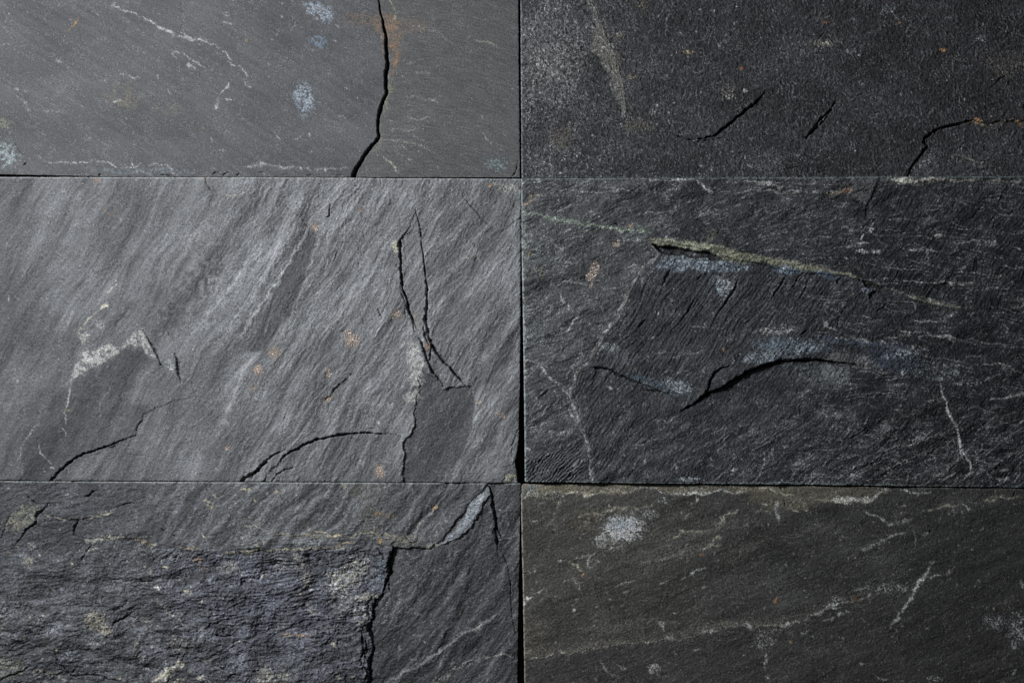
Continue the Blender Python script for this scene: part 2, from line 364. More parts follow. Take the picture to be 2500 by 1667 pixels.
# rust beside the crack
for a in [(1150, 210, 20, 26, 0, .6, -.15), (1180, 300, 22, 30, 60, .5, 0), (1040, 210, 12, 26, 80, .55, -.05), (900, 175, 60, 18, 5, .32, .1), (1330, 230, 55, 20, -15, .3, .1), (1210, 430, 14, 34, 80, .35, 0.05), (1190, 570, 9, 26, 80, .4, 0), (1080, 380, 6, 30, 80, .45, 0.05)]:
    (px, py), = P('A2', a[0], a[1]); s.patch(px, py, a[2], a[3], 0 if a[4] < 60 else 0, (0.20, .125, .07), a[5]*.75, 0.8, a[6], soft=0.5)
s.vein(P('A2', 1110, 0, 1160, 30, 1195, 90, 1190, 160, 1150, 200), 1.2, TAN, .45, .2)
s.vein(P('A2', 1150, 640, 1150, 760, 1130, 860, 1100, 1000), 4, OLIVE, .5, .2)
s.vein(P('A2', 1090, 300, 1150, 400, 1200, 450, 1210, 540, 1160, 640), 3, RUST, .45, .2)
s.vein(P('A2', 1060, 1050, 1070, 1200, 1060, 1260, 1000, 1320), 6, (0.13, .125, .10), .6, 0)
for q in [((1060, 1225, 1200, 1215, 1330, 1240, 1450, 1285, 1560, 1340), .4), ((1310, 830, 1480, 850, 1600, 910), .5), ((1280, 1010, 1400, 1040, 1500, 1020), .5), ((1220, 1270, 1260, 1280, 1300, 1300), .9),
          ((1030, 1340, 1100, 1380, 1170, 1450, 1240, 1520), .7), ((1940, 1155, 2000, 1210, 2060, 1270), .7), ((1880, 345, 2000, 370, 2100, 420), .45), ((1400, 230, 1600, 300, 1700, 370), .3), ((1240, 540, 1400, 540), .3),
          ((1350, 630, 1500, 635), .35), ((1140, 1130, 1300, 1140, 1420, 1120), .35), ((1960, 980, 1950, 1040), .45), ((1810, 330, 1850, 310), .5)]:
    s.vein(P('A2', *q[0]), 1.6, (0.30, .29, .25), q[1], .15)
s.patch(*P('A2', 540, 100)[0], 44, 20, -32, (0.24, .30, .38), .55, .9, .22)
s.patch(*P('A2', 530, 110)[0], 40, 22, -32, (0.36, .38, .41), .5, .6, .42)
s.patch(*P('A2', 530, 370)[0], 26, 16, -20, BLUE, .5, 1, .15)
s.patch(*P('A2', 400, 860)[0], 26, 44, 10, (0.22, .28, .34), .6, .9, .18)
s.patch(*P('A2', 410, 850)[0], 24, 40, 10, (0.36, .38, .40), .5, .6, .42)
s.patch(*P('A2', 2080, 1430)[0], 30, 20, 0, (0.16, .22, .24), .6, .8, .3)
V1 = (0.32, .33, .335)
for f, q, wd, k in [
    ('A1', (980, 45, 1060, 75, 1140, 115, 1210, 155), 1.5, .9), ('A1', (1240, 150, 1310, 185, 1360, 225, 1470, 275, 1530, 305), 1.9, .9),
    ('A1', (1540, 275, 1640, 320, 1700, 355), 1.5, .8), ('A1', (1560, 325, 1640, 345, 1700, 358, 1750, 340, 1890, 405), 1.6, .9),
    ('A1', (1880, 430, 1980, 470, 2025, 515), 1.6, .8), ('A1', (1990, 530, 2060, 575, 2110, 625, 2180, 668), 1.8, .8), ('A1', (2120, 700, 2200, 765), 1.4, .7),
    ('A1', (1480, 395, 1505, 440, 1600, 490, 1700, 540, 1840, 615), 1.6, .5), ('A1', (1620, 545, 1680, 580, 1720, 605), 2.5, .8), ('A1', (1500, 440, 1520, 510), 1.6, .4),
    ('A1', (1975, 715, 1985, 740, 1930, 800), 1.9, .8), ('A1', (1890, 840, 1900, 900, 1875, 960), 1.8, .8), ('A1', (1970, 870, 2020, 885), 1.5, .7),
    ('A1', (1910, 95, 1960, 135, 2000, 145), 2, .5), ('A1', (1960, 110, 1990, 100), 2, .6), ('A1', (1930, 180, 1955, 195, 2010, 222), 1.5, .7),
    ('A1', (970, 885, 1010, 885, 1065, 880), 2.0, .8), ('A1', (1050, 660, 1080, 660), 1.3, .7), ('A1', (1090, 640, 1140, 665, 1210, 670), 1.4, .6),
    ('A1', (500, 525, 540, 555), 2.0, .7), ('A1', (560, 592, 620, 600), 1.3, .7), ('A1', (130, 765, 180, 795), 1.4, .6), ('A1', (220, 800, 250, 822), 1.3, .7), ('A1', (190, 880, 250, 950), 1.3, .3),
    ('A1', (400, 980, 470, 965, 520, 960), 1.8, .4), ('A1', (1450, 770, 1475, 810, 1520, 825), 1.6, .5), ('A1', (1370, 650, 1375, 690), 1.5, .7),
    ('A1', (320, 1370, 360, 1400, 460, 1420, 600, 1415, 760, 1425, 870, 1405, 940, 1415), 1.6, .6), ('A1', (940, 1415, 1000, 1440, 1140, 1445, 1210, 1430, 1250, 1415), 1.5, .6), ('A1', (1130, 1400, 1160, 1450), 1.2, .8),
    ('A1', (1300, 1425, 1400, 1435, 1520, 1455), 2.4, .6), ('A1', (1180, 1490, 1215, 1500), 2, .8), ('A1', (1490, 1490, 1515, 1510), 2, .8), ('A1', (2100, 1450, 2316, 1430), 2.4, .6),
    ('A1', (1070, 1070, 1120, 1090, 1160, 1160), 1.4, .4), ('A1', (1820, 1250, 1850, 1200), 1.2, .5), ('A1', (1930, 1300, 1940, 1390), 1.2, .5), ('A1', (2090, 1045, 2130, 1045), 1.2, .8), ('A1', (580, 315, 560, 320), 1.5, .5), ('A1', (430, 350, 455, 330), 1.3, .5),
    ('A2', (0, 1430, 120, 1440, 240, 1465, 400, 1465, 560, 1480, 800, 1462), 2.2, .55), ('A2', (250, 1415, 300, 1440, 290, 1470), 1.5, .8), ('A2', (130, 1160, 200, 1210), 1.3, .5), ('A2', (300, 1215, 380, 1200), 1.3, .5), ('A2', (460, 1160, 460, 1200), 1.5, .8),
    ('A2', (660, 345, 680, 350), 2, .7), ('A2', (210, 140, 225, 160), 1.4, .7), ('A2', (300, 270, 320, 220, 380, 270), 1.2, .5), ('A2', (770, 765, 785, 770), 2, .8), ('A2', (860, 840, 870, 865), 1.5, .7), ('A2', (710, 1020, 760, 1018), 1.2, .6),
    ('A2', (690, 230, 750, 250), 1.6, .5), ('A2', (910, 1130, 930, 1150), 1.4, .7), ('A2', (875, 1310, 890, 1320), 1.5, .7), ('A2', (1300, 1385, 1310, 1390), 1.5, .8), ('A2', (1560, 1440, 1600, 1500), 1.8, .4), ('A2', (1390, 1190, 1395, 1200), 1.4, .7), ('A2', (90, 540, 95, 570), 1.2, .5)]:
    s.vein(P(f, *q), wd*1.15, V1, k, .12, jag=1.25)
s.patch(*P('A1', 1080, 840)[0], 50, 34, 0, (0.115, .105, .08), .5, 3, .0, soft=.6)
s.patch(*P('A1', 1480, 940)[0], 40, 14, 0, (0.115, .105, .08), .4, 3, .0, soft=.6)
s.vein(P('A1', 680, 170, 655, 215, 610, 262), 2.2, (0.34, .19, .07), .85, .1); s.vein(P('A1', 620, 130, 625, 145), 1.5, RUST, .35, 0)
s.vein(P('A1', 1580, 30, 1600, 45), 1.9, (0.12, .06, .03), .9, 0)
s.patch(*P('A1', 2140, 335)[0], 8, 4, 0, (0.28, .20, .08), .5, 1, .1); s.patch(*P('A1', 1770, 1110)[0], 5, 4, 0, (0.20, .14, .06), .5, 1, .1)
# broken corner at the lower left
s.ledge(P('A1', 20, 1060, 60, 1140, 120, 1230, 170, 1310, 240, 1405, 205, 1480, 190, 1560), 2.4, 60, .3, 20, (0, .5, 1, 1, 1), .7)
s.crack(P('A1', 225, 1410, 195, 1450), 1.4, 8); s.crack(P('A1', 120, 1220, 160, 1300, 215, 1370), .9, 5)
s.patch(*P('A1', 40, 1350)[0], 34, 34, 30, (0.26, .31, .32), .6, 1, .12, 2)
s.patch(*P('A1', 30, 1080)[0], 20, 16, 0, OLIVE, .4, 1, .1)
for a in [(1840, 1525, 1880, 1505, 1910, 1495), (1930, 1535, 1960, 1510, 2000, 1490), (2060, 1530, 2090, 1505), (850, 1530, 880, 1520), (1400, 1530, 1500, 1528)]: s.crack(P('A1', *a), 1.8, 7)
for a in [(0, 1500, 60, 1495), (200, 1530, 260, 1515), (420, 1530, 500, 1525), (640, 1525, 740, 1520), (2225, 1530, 2250, 1470, 2262, 1400), (2205, 1540, 2240, 1500)]: s.crack(P('A2', *a), 1.4, 5)
s.patch(*P('A1', 1300, 1490)[0], 150, 9, 0, (0.15, .18, .20), .5, 1, .28)
s.speck(260, (0.34, .34, .35), 1.0, .6, (-20, -20, 1265, 430))
s.hairs(-30, 30, 5, .05, (0.22, .23, .24), .35, 20)
s.finish(ak=(.2, .2, .35, .25), grain=.25, gh=.24, fleck=.12)
build(s, stone_mat('smooth_grey_slate', 1500, .16, .8, .35), 'smooth mid-grey slate tile split by a long black crack with rust beside it',
      [('split_face', 'smooth grey main piece left of the crack'), ('broken_piece', 'browner fibrous piece right of the crack')], seed=3)

# ================================================================== top right slab: dark, pebbled grain
s = Slab([(-307, 1269), (0, 1271), (430, 1273.5)], [(-307, 2755), (434, 2755)], [(1269, -307), (2755, -307)],
         [(1273, 434.5), (2000, 433.5), (2755, 431)], 0.0, (0.031, 0.0312, 0.034), 5)
X, Y = s.X, s.Y
a1 = aniso(X+5*s.mid, Y, 102, 14, 3.3, 3, 51, .7)
s.H += 2.5*fbm(X/240, Y/200, 3, 52)+0.95*a1+0.5*s.mid+0.4*s.fine
s.mul(1+0.42*fbm(X/120, Y/90, 4, 53)+0.5*a1+0.2*s.fine)
s.terrace(100, 120, 80, 1.2, 1.3, 70, k=.25, gate=.15); s.terrace(40, 60, 40, 1.1, .8, 75, sm(380, 60, X-1270), k=.45, gate=.0)
s.patch(*P('A3', 300, 480)[0], 95, 150, 0, (0.13, .13, .132), .55, 1.1, .12, raise_=.3)
s.patch(*P('A3', 290, 560)[0], 60, 55, 0, (0.20, .20, .195), .5, .9, .33)
s.patch(*P('A3', 120, 1000)[0], 30, 60, 0, (0.13, .13, .135), .4, .9, .28)
band = P('A3', 560, -60, 690, 40, 740, 200, 830, 400, 890, 520, 925, 700, 950, 850, 965, 985, 930, 1080, 915, 1000, 890, 900, 820, 700, 740, 520, 650, 390, 680, 200, 640, 60)
s.tint(band, (0.135, .132, .122), .62, 5, 1.2, .5)
s.ledge(P('A3', 560, -60, 690, 40, 740, 200, 830, 400, 890, 520, 925, 700, 950, 850, 965, 985, 925, 1085)[::-1], 0, 30, 0, 30)
s.ledge(P('A3', 560, -60, 690, 40, 740, 200, 830, 400, 890, 520, 925, 700, 950, 850, 965, 985, 925, 1085), 0.5, 25, -2.4, 45, (0.5, .6, 1, 1, .6), 1)
s.vein(P('A3', 740, 120, 840, 400, 895, 540, 925, 700, 960, 960), 2.5, (0.19, .18, .16), .4, .1)
s.vein(P('A3', 300, 1140, 305, 1250, 300, 1400, 318, 1540), 1.3, PALE, .4, .1); s.ledge(P('A3', 300, 1140, 305, 1250, 300, 1400, 318, 1540), 1, 60)
for q, k in [((1150, 950, 1200, 1000, 1240, 970, 1250, 930), .35), ((1000, 1020, 1100, 1045, 1220, 1070, 1330, 1150), .4), ((1060, 240, 950, 245), .25), ((740, 1010, 700, 1060, 640, 1090), .3), ((1170, 1290, 1230, 1310), .3)]:
    s.vein(P('A3', *q), 1.8, (0.19, .19, .18), k, .1)
s.crack(P('A3', 1020, 1020, 1140, 1055, 1240, 1050), .9, 4)
l1 = P('A3', 1320, 1150, 1400, 1180, 1500, 1215, 1620, 1205, 1740, 1172, 1850, 1080, 1950, 1000, 2050, 920, 2110, 870, 2175, 775)
s.ledge(l1, 4.2, 38, 3.0, 60, (0, .3, .6, .8, 1, 1, 1, .1), .6)
s.crack(l1, 3.2, 12, (.2, .4, .5, .6, 1, 1, 1, .7, .1), .6)
s.crack(P('A3', 1500, 1215, 1560, 1235, 1640, 1222, 1780, 1203, 1900, 1225, 2000, 1262), 1.4, 6, (.7, 1, 1, .6, .2))
l2 = P('A4', 930, 815, 780, 855, 680, 885, 640, 930, 600, 990, 540, 1060, 480, 1130, 425, 1205)
s.ledge(l2, -0.5, 40, 0, 40, (0, 0, 0)); s.ledge(l2[::-1], 3.6, 40, 2.4, 50, (.1, 1, 1, 1, .6, .3, 0), .8)
s.ledge(l2, 5.0, 42, 1.0, 40, (.1, .3, .8, 1, 1, .8), .8)
s.crack(l2[2:], 3.8, 11, (.4, .8, 1, 1, .5), 1.3)
s.crack(P('A4', 640, 955, 580, 1060, 500, 1130, 430, 1200), 2.2, 8)
l3 = P('A4', 2500, 1040, 2316, 1050, 2240, 1048, 2100, 1055, 2010, 1075, 1900, 1055, 1820, 1052, 1700, 1088, 1600, 1115, 1520, 1150, 1450, 1200, 1440, 1250, 1480, 1268, 1400, 1360, 1340, 1440, 1300, 1550)
s.ledge(l3, -4.2, 60, 0, 10, (0, 0, 0)); s.ledge(l3, 0, 1, 0, 1)
# the lower-right flake left by the third ledge lies deeper
reg = l3+P('A4', 1300, 1800, 3300, 1800, 3300, 1040)
w, m = s.region(reg, 1.2, .8); s.H[w] -= 5.5*m; s.C[w] *= (1+.22*m)[..., None]
s.K[w][m > .5] = 1
s.crack(l3[3:], 3.0, 13, (.5, .3, .2, .9, 1, 1, 1, .8, .9, .8, .5), .8)
s.patch(*P('A4', 1440, 1450)[0], 45, 28, 20, (0.17, .18, .19), .5, .9, .25)
s.vein(P('A4', 1700, 1330, 1800, 1370, 1900, 1395, 2040, 1440), 3.2, (0.22, .22, .19), .5, .1)
s.patch(*P('A4', 1915, 1060)[0], 12, 8, 0, (0.42, .26, .13), .9, .5, -.4); s.vein(P('A4', 2200, 1048, 2280, 1052, 2316, 1100), 2.6, (0.42, .24, .10), .7, .1); s.vein(P('A4', 1830, 1060, 2000, 1085, 2150, 1055), 4, (0.14, .125, .09), .6, .1)
s.patch(*P('A4', 1615, 435)[0], 9, 5, 20, (0.30, .17, .07), .8, .5, .0); s.patch(*P('A4', 590, 195)[0], 10, 5, 0, (0.16, .06, .03), .7, .6, .1); s.patch(*P('A4', 1235, 190)[0], 7, 5, 60, (.22, .13, .07), .7, .6, .1)
s.patch(*P('A3', 1962, 596)[0], 4, 4, 0, (0.34, .12, .05), .8, .5, -.4); s.patch(*P('A3', 1500, 455)[0], 18, 6, 0, (.30, .26, .15), .6, .6, .3)
s.patch(*P('A3', 1000, 660)[0], 12, 8, 0, (.22, .18, .12), .5, .6, .2); s.patch(*P('A3', 1110, 50)[0], 14, 12, 0, (.22, .19, .12), .5, .6, .3); s.patch(*P('A3', 900, 310)[0], 12, 6, 0, (.22, .19, .13), .5, .6, .2)
s.patch(*P('A3', 1850, 790)[0], 16, 24, 0, (.26, .25, .21), .5, .6, .35); s.patch(*P('A3', 2003, 800)[0], 6, 5, 0, (.42, .44, .44), .9, .4, 0); s.patch(*P('A3', 1200, 970)[0], 11, 11, 0, (.16, .2, .18), .5, .6, .3)
s.vein(P('A4', 570, 385, 600, 370, 632, 382), 1.9, (.52, .50, .42), .95, 0); s.patch(*P('A4', 560, 380)[0], 46, 10, 5, (.16, .16, .14), .5, .9, .2)
s.patch(*P('A4', 1940, 345)[0], 16, 12, 0, (.26, .29, .31), .6, .5, .3); s.patch(*P('A4', 1150, 70)[0], 20, 14, 0, (.26, .29, .31), .5, .5, .4)
for a in [(2010, 775, 2090, 700, 2160, 650), (230, 1475, 280, 1462, 360, 1455), (510, 1500, 610, 1488), (520, 350, 580, 290), (850, 840, 950, 800)]: s.crack(P('A4', *a), 1.3, 5)
s.ledge(P('A4', 2010, 775, 2090, 700, 2160, 650, 2316, 560), 1.6, 60)
s.patch(*P('A4', 60, 1430)[0], 50, 30, 0, (0.12, .125, .135), .4, 1, .2); s.patch(*P('A4', 2150, 560)[0], 60, 34, 0, (0.11, .105, .09), .4, 1.2, .1)
s.patch(*P('A3', 400, 1200)[0], 30, 34, 0, (0.11, .10, .08), .4, 1, .1); s.patch(*P('A3', 1050, 1100)[0], 40, 14, 0, (0.12, .11, .085), .4, 1, .1)
s.speck(240, (0.55, .57, .58), .9, .95); s.speck(1400, (0.24, .25, .26), 1.0, .5)
s.finish(arris=(.25, .30, .32), ak=(.75, .2, .2, .5), grain=.55, deg=104, fl=(9, 3.4), gh=.42, fleck=.2)
build(s, stone_mat('pebbled_black_slate', 1300, .28, 1.3, .4, 102, 1.6), 'near-black grainy slate tile with a pale vertical ridge and three dark curved splits',
      [('split_face', None), ('lower_flake', 'sunken lighter flake in the lower right corner of the tile')], seed=5)

# ================================================================== middle left slab: light silvery slate, diagonal cleavage
s = Slab([(433, -208), (1171, -208)], [(433, 1271.5), (860, 1269.5), (950, 1268.3), (1000, 1267), (1060, 1266), (1085, 1264), (1100, 1261), (1113, 1260), (1122, 1256.5), (1135, 1258), (1150, 1262), (1177, 1262.5)],
         [(-208, 432), (0, 432.8), (650, 433.5), (1272, 437)], [(-208, 1170), (0, 1170.8), (130, 1172), (650, 1175), (1262, 1177.5)], 3.0, (0.122, 0.1265, 0.133), 8)
X, Y = s.X, s.Y
wX = X+26*fbm(X/190, Y/190, 2, 81)+2.5*fbm(X/30,Y/30,2,88); wY = Y+26*fbm(X/180, Y/180, 2, 82)+2.5*fbm(X/30,Y/30,2,89)
a1 = aniso(wX, wY, 57, 120, 13, 4, 83, .6); a2 = aniso(wX, wY, 54, 26, 4.2, 3, 84, .7); a3 = aniso(wX, wY, 60, 300, 46, 3, 85, .6)
rt = sm(420, 720, X)
s.H += 10*aniso(wX, wY, 62, 420, 110, 2, 92)+3.2*a3+(0.5+0.5*rt)*a1+(0.25+0.15*rt)*a2+.6*aniso(wX, wY, 58, 260, 7, 3, 93, .6)+0.30*s.mid+0.2*s.fine
s.mul(1-.22*sm(330, 0, X)+(0.2+.25*rt)*a1+0.35*a3+(.10+.2*rt)*a2+.25*aniso(wX, wY, 60, 380, 70, 2, 94)+0.10*s.fine+.25*fbm(X/200,Y/200,3,87)); s.R -= 0.10  # left end darkened: vignette painted into the colour
# bright fibrous bands and dark polished bands
for (pts, wd, col, k) in [
    (P('B1', 2316, 560, 2150, 800, 1950, 1080, 1720, 1350, 1500, 1620), 16, (0.25, .26, .275), .5), (P('B2', 440, 500, 330, 690, 230, 860, 100, 1050, 0, 1200, -250, 1560), 7, (0.27, .28, .29), .55),
    (P('B2', 300, 500, 160, 760, 20, 980, -180, 1300, -400, 1600), 8, (0.25, .26, .275), .5), (P('B2', 530, 580, 480, 720, 390, 1010, 290, 1220, 150, 1420, 0, 1600), 6, (0.27, .28, .285), .55),
    (P('B1', 1900, 380, 1700, 560, 1500, 800), 14, (0.22, .225, .235), .4), (P('B3', 2250, 200, 2100, 480, 2000, 760, 1850, 1080), 12, (0.23, .235, .245), .4), (P('B2', 900, 950, 700, 1250, 500, 1500), 20, (0.21, .215, .225), .4)]:
    s.vein(pts, wd, tuple(1.1*v for v in col), k, -.05, (0.3, 1, 1, .2), 2, .6)
for ln, h in [(P('B2', 440, 500, 330, 690, 230, 860, 100, 1050, 0, 1200, -250, 1560), 2.2), (P('B2', 530, 580, 480, 720, 390, 1010, 290, 1220, 150, 1420, 0, 1600), 2.2), (P('B2', 240, 520, 100, 800, -60, 1050, -300, 1450), 1.8), (P('B1', 2316, 560, 2150, 800, 1950, 1080, 1720, 1350, 1500, 1620), 2.2),
              (P('B3', 2250, 200, 2100, 480, 2000, 760, 1850, 1080), 1.6), (P('B4', 850, 300, 700, 480, 480, 700, 300, 950), 2.0), (P('B2', 2290, 620, 1950, 930, 1650, 1250), 1.8), (P('B4', 2200, 500, 1980, 850, 1800, 1200), 1.8), (P('B1', 1150, 1150, 1000, 1400, 850, 1560), 2)]:
    s.ledge(ln, h, 34, h*.6, 30, (0, 1, 1, .7, 0), 1.2)
for (pts, wd, k) in [(P('B1', 2000, 560, 1850, 800, 1650, 1080, 1450, 1350, 1300, 1500), 34, .75), (P('B2', 2290, 500, 2000, 730, 1700, 950, 1450, 1150), 18, .35), (P('B4', 2250, 150, 2050, 420, 1850, 640), 20, .45), (P('B4', 2050, 900, 1900, 1150, 1750, 1400), 10, .3),
                     (P('B4', 900, 300, 700, 600, 480, 850), 14, .3), (P('B3', 600, 400, 450, 560, 330, 760, 200, 900), 16, .3), (P('B1', 120, 900, 60, 1300, 20, 1560), 40, .25)]:
    s.vein(pts, wd, (0.060, .060, .065), min(1, k*1.3), -.3, (0.3, 1, 1, .3), 2.5, -1.2)
pol = P('B2', 440, 510, 525, 570, 480, 700, 400, 1000, 300, 1210, 180, 1390, 60, 1560, -120, 1560, 0, 1400, 80, 1200, 200, 960, 330, 700)
s.terrace(57, 420, 40, 1.6, 1.9, 70, .25+.75*rt, k=.38, col=(.25, .26, .27), gate=.1); s.terrace(50, 60, 34, 1.2, 1.0, 76, rt*sm(720, 560, Y), k=.3, col=(.27, .28, .29))
s.tint(pol, (0.047, .049, .053), .82, 5, 1, -1.0)
# large raised block in the centre, thin ledge along its top
s.ledge(P('B2', 180, 250, 290, 330, 400, 430, 500, 540, 600, 590, 660, 612, 860, 610, 1215, 600), 1.6, 50, .8, 30, (.2, 1, 1, .5, .2), .8)
s.crack(P('B2', 180, 250, 290, 330, 400, 430, 500, 540, 600, 590), 1.1, 4); s.crack(P('B2', 628, 285, 624, 340, 622, 385, 590, 392), 1.6, 9, (.6, 1, .9, .4), .4)
s.vein(P('B2', 660, 615, 860, 608, 1215, 603), 1.2, (0.27, .28, .28), .4, .1)
for q, wd in [((700, 640, 680, 730, 650, 800), 1), ((1140, 950, 1130, 1010), 1.3), ((1200, 800, 1210, 830), 1.2), ((1150, 1160, 1130, 1200), 1.1), ((1040, 1180, 1080, 1280), 1.4), ((900, 1260, 925, 1330), 1.4), ((880, 620, 870, 900), .5), ((1380, 510, 1280, 560, 1300, 540), .8), ((1910, 730, 1875, 790), 1.6), ((930, 400, 940, 420), 1.2), ((730, 1390, 745, 1370), 1.2)]:
    s.crack(P('B2', *q), wd, 5)
# the two long splits with the lens-shaped flake between
c1 = P('B2', 1228, 600, 1235, 700, 1240, 790, 1238, 870, 1248, 990, 1285, 1110, 1308, 1200, 1350, 1300, 1385, 1400)
c2 = P('B2', 1370, 335, 1400, 440, 1428, 640, 1450, 830, 1472, 1000, 1468, 1200, 1458, 1300, 1478, 1400, 1510, 1500)+P('B4', 1545, 275, 1620, 375, 1720, 475, 1805, 575)
s.ledge(c1[::-1], 0, 1, 0, 1)
s.ledge(c1, -0, 60, 0, 10)
lens = P('B2', 1228, 600, 1235, 700, 1240, 790, 1238, 870, 1248, 990, 1285, 1110, 1308, 1200, 1350, 1300, 1400, 1380, 1450, 1430, 1478, 1390, 1458, 1300, 1468, 1200, 1472, 1000, 1450, 830, 1428, 640, 1400, 440, 1372, 340, 1340, 430, 1280, 540)
w, m = s.region(lens, 1.0, .5)
gx = (s.X[w]-P('B2', 1460, 0)[0][0])/65
s.H[w] += m*(-5.5*np.clip(-gx, 0, 1.1)+0.3); s.C[w] += (m*.55)[..., None]*(np.array((0.118, .122, .127), np.float32)-s.C[w])
s.K[w][m > .5] = 1
s.ledge(c1[::-1], 0, 1, 3.0, 34, (.1, 1, 1, .8), .5)
s.ledge(c1, 0, 1, 2.0, 40, (1, 1, .8, .1), .5)
s.crack([(a+1.2, b) for a, b in c1], 3.3, 12, (1.1, 1, .9, .8, .7, .8, .9, .4, .2), .8)
s.ledge(c2, -0, 1, 0, 1); s.ledge(c2[::-1], 0, 1, 0, 1)
s.ledge(c2, 1.5, 40, .6, 20, (0, .5, .7, .8, 1, 1, .6, .1), .6)
s.crack(c2, 3.6, 15, (.2, .35, .4, .5, .55, .9, 1.3, 1.2, .9, .7, .35), .6)
s.crack([(a+4, b+1) for a, b in c2[-6:]], 1.8, 8, (.2, .6, 1, .8, .3), 1.4)
c3 = P('B2', 1430, 1330, 1440, 1440, 'B4', 1400, 160, 1425, 220, 1450, 290, 1480, 370, 1530, 460, 1600, 560, 1615, 600)
s.crack(c3[2:], 3.0, 12, (.4, .8, 1, 1, .9, .7, .2), .7); s.ledge(c3[2:], -2, 20, 0, 1, (0, 1, 1, 0), .7)
s.crack(P('B2', 1435, 1330, 1450, 1430, 1480, 1500), 2.6, 10); s.crack(P('B2', 1320, 1240, 1345, 1300, 1360, 1400), 1.8, 8); s.crack(P('B2', 1240, 990, 1255, 1080, 1290, 1180), 1.4, 7); s.crack(P('B2', 1275, 1180, 1285, 1270), 1.2, 6)
s.crack(P('B4', 1505, 200, 1500, 300, 1495, 370), 2.4, 9)
s.patch(*P('B4', 1470, 240)[0], 8, 18, 20, (0.20, .14, .09), .7, .6, .1)
s.patch(*P('B2', 1380, 1260)[0], 22, 40, 10, (0.16, .14, .12), .5, .6, .3)
# lower right: pale broken lip, dark smooth layer underneath
lip = P('B4', 1395, 150, 1392, 250, 1435, 420, 1385, 530, 1402, 620, 1372, 700, 1360, 850, 1372, 910, 1340, 990, 1285, 1050)
dk = P('B4', 1435, 420, 1500, 470, 1610, 600, 1700, 590, 1850, 580, 1895, 720, 1860, 950, 1760, 1200, 1600, 1410, 1600, 1500, 1270, 1500, 1268, 1060, 1285, 1050, 1340, 990, 1372, 910, 1360, 850, 1372, 700, 1402, 620, 1385, 530)
w, m = s.region(dk, 1.4, .9); s.H[w] = s.H[w]*(1-.55*m)-4.0*m; s.C[w] += (m*.85)[..., None]*(np.array((0.052, .053, .058), np.float32)*(1+.15*s.mid[w])[..., None]-s.C[w])
s.K[w][m > .5] = 2
s.H[w] += m*(0.4*s.fine[w]+.4*s.mid[w])
s.ledge(lip[::-1], 0, 1, 0, 1); s.ledge(lip, 0, 1, 1.8, 30, (0, 1, 1, 1, .7), 1)
s.patch(*P('B4', 1370, 400)[0], 19, 52, 4, (0.38, .39, .37), .75, 1.1, -.12); s.patch(*P('B4', 1345, 670)[0], 24, 14, 10, (0.36, .37, .35), .7, .8, -.02)
s.patch(*P('B4', 1330, 290)[0], 22, 16, 30, (0.33, .34, .32), .5, .7, .15); s.vein(P('B4', 1240, 245, 1280, 215, 1330, 210), 3, (.4, .4, .38), .7, 0)
s.vein(P('B4', 1240, 880, 1245, 960, 1265, 1100, 1270, 1380), 2.2, (0.30, .33, .34), .4, .1); s.patch(*P('B4', 1120, 750)[0], 20, 10, 0, (.42, .43, .42), .7, .4, .4); s.vein(P('B4', 850, 715, 930, 715, 1060, 745), 2, (.36, .37, .36), .5, .2)
s.vein(P('B4', 1040, 870, 1045, 910), 3, (.38, .39, .38), .8, 0); s.patch(*P('B4', 900, 1240)[0], 8, 14, 0, (.36, .37, .37), .6, .4, .3)
# arch-shaped split at the bottom
ar = P('B4', -20, 1400, 60, 1330, 200, 1215, 240, 1172, 400, 1090, 500, 1050, 650, 1010, 780, 992, 900, 985, 1050, 990, 1200, 1000, 1262, 1020)
s.ledge(ar[2:][::-1], 0, 1, 0, 1)
w, m = s.region(ar[3:]+P('B4', 1270, 1500, -150, 1560, 60, 1380), 1.5, .8); s.H[w] -= 4.2*m*sm(P('B4', 1260, 0)[0][0], P('B4', 900, 0)[0][0], s.X[w]); s.C[w] *= (1-.12*m)[..., None]
s.crack(ar[2:], 2.9, 12, (.7, .9, 1, 1, .9, .8, .6, .3, .2), .8)
s.crack(P('B4', -60, 1370, 0, 1310, 60, 1240, 150, 1168, 240, 1130), 3.4, 12, (1, 1.2, .9, .6, .2), .8)
s.crack(P('B4', 900, 985, 940, 960, 1010, 945), 1.0, 4); s.crack(P('B4', 118, 1400, 155, 1350, 250, 1300, 370, 1268), 1.7, 8, (1, 1, .6, .1)); s.crack(P('B3', 2100, 1405, 2180, 1350, 2240, 1310, 2316, 1250), 3.5, 13, (1.3, 1, .9, 1), 1)
s.crack(P('B3', 2190, 1395, 2195, 1350), 1.6, 8); s.crack(P('B4', 205, 1000, 235, 870, 270, 720), 1.2, 3); s.crack(P('B4', 150, 1050, 240, 1115), .7, 3)
# the elongated hollow in the middle, its shade painted as a dark stroke
s.vein(P('B4', 830, 440, 760, 530, 700, 585, 630, 655, 560, 745), 5, (0.08, .08, .082), .8, -.4, (.2, 1, .9, .8, .2), 1, -4); s.crack(P('B4', 820, 460, 740, 540, 640, 630, 560, 740), 1.6, 5, (.3, 1, .8, .2))
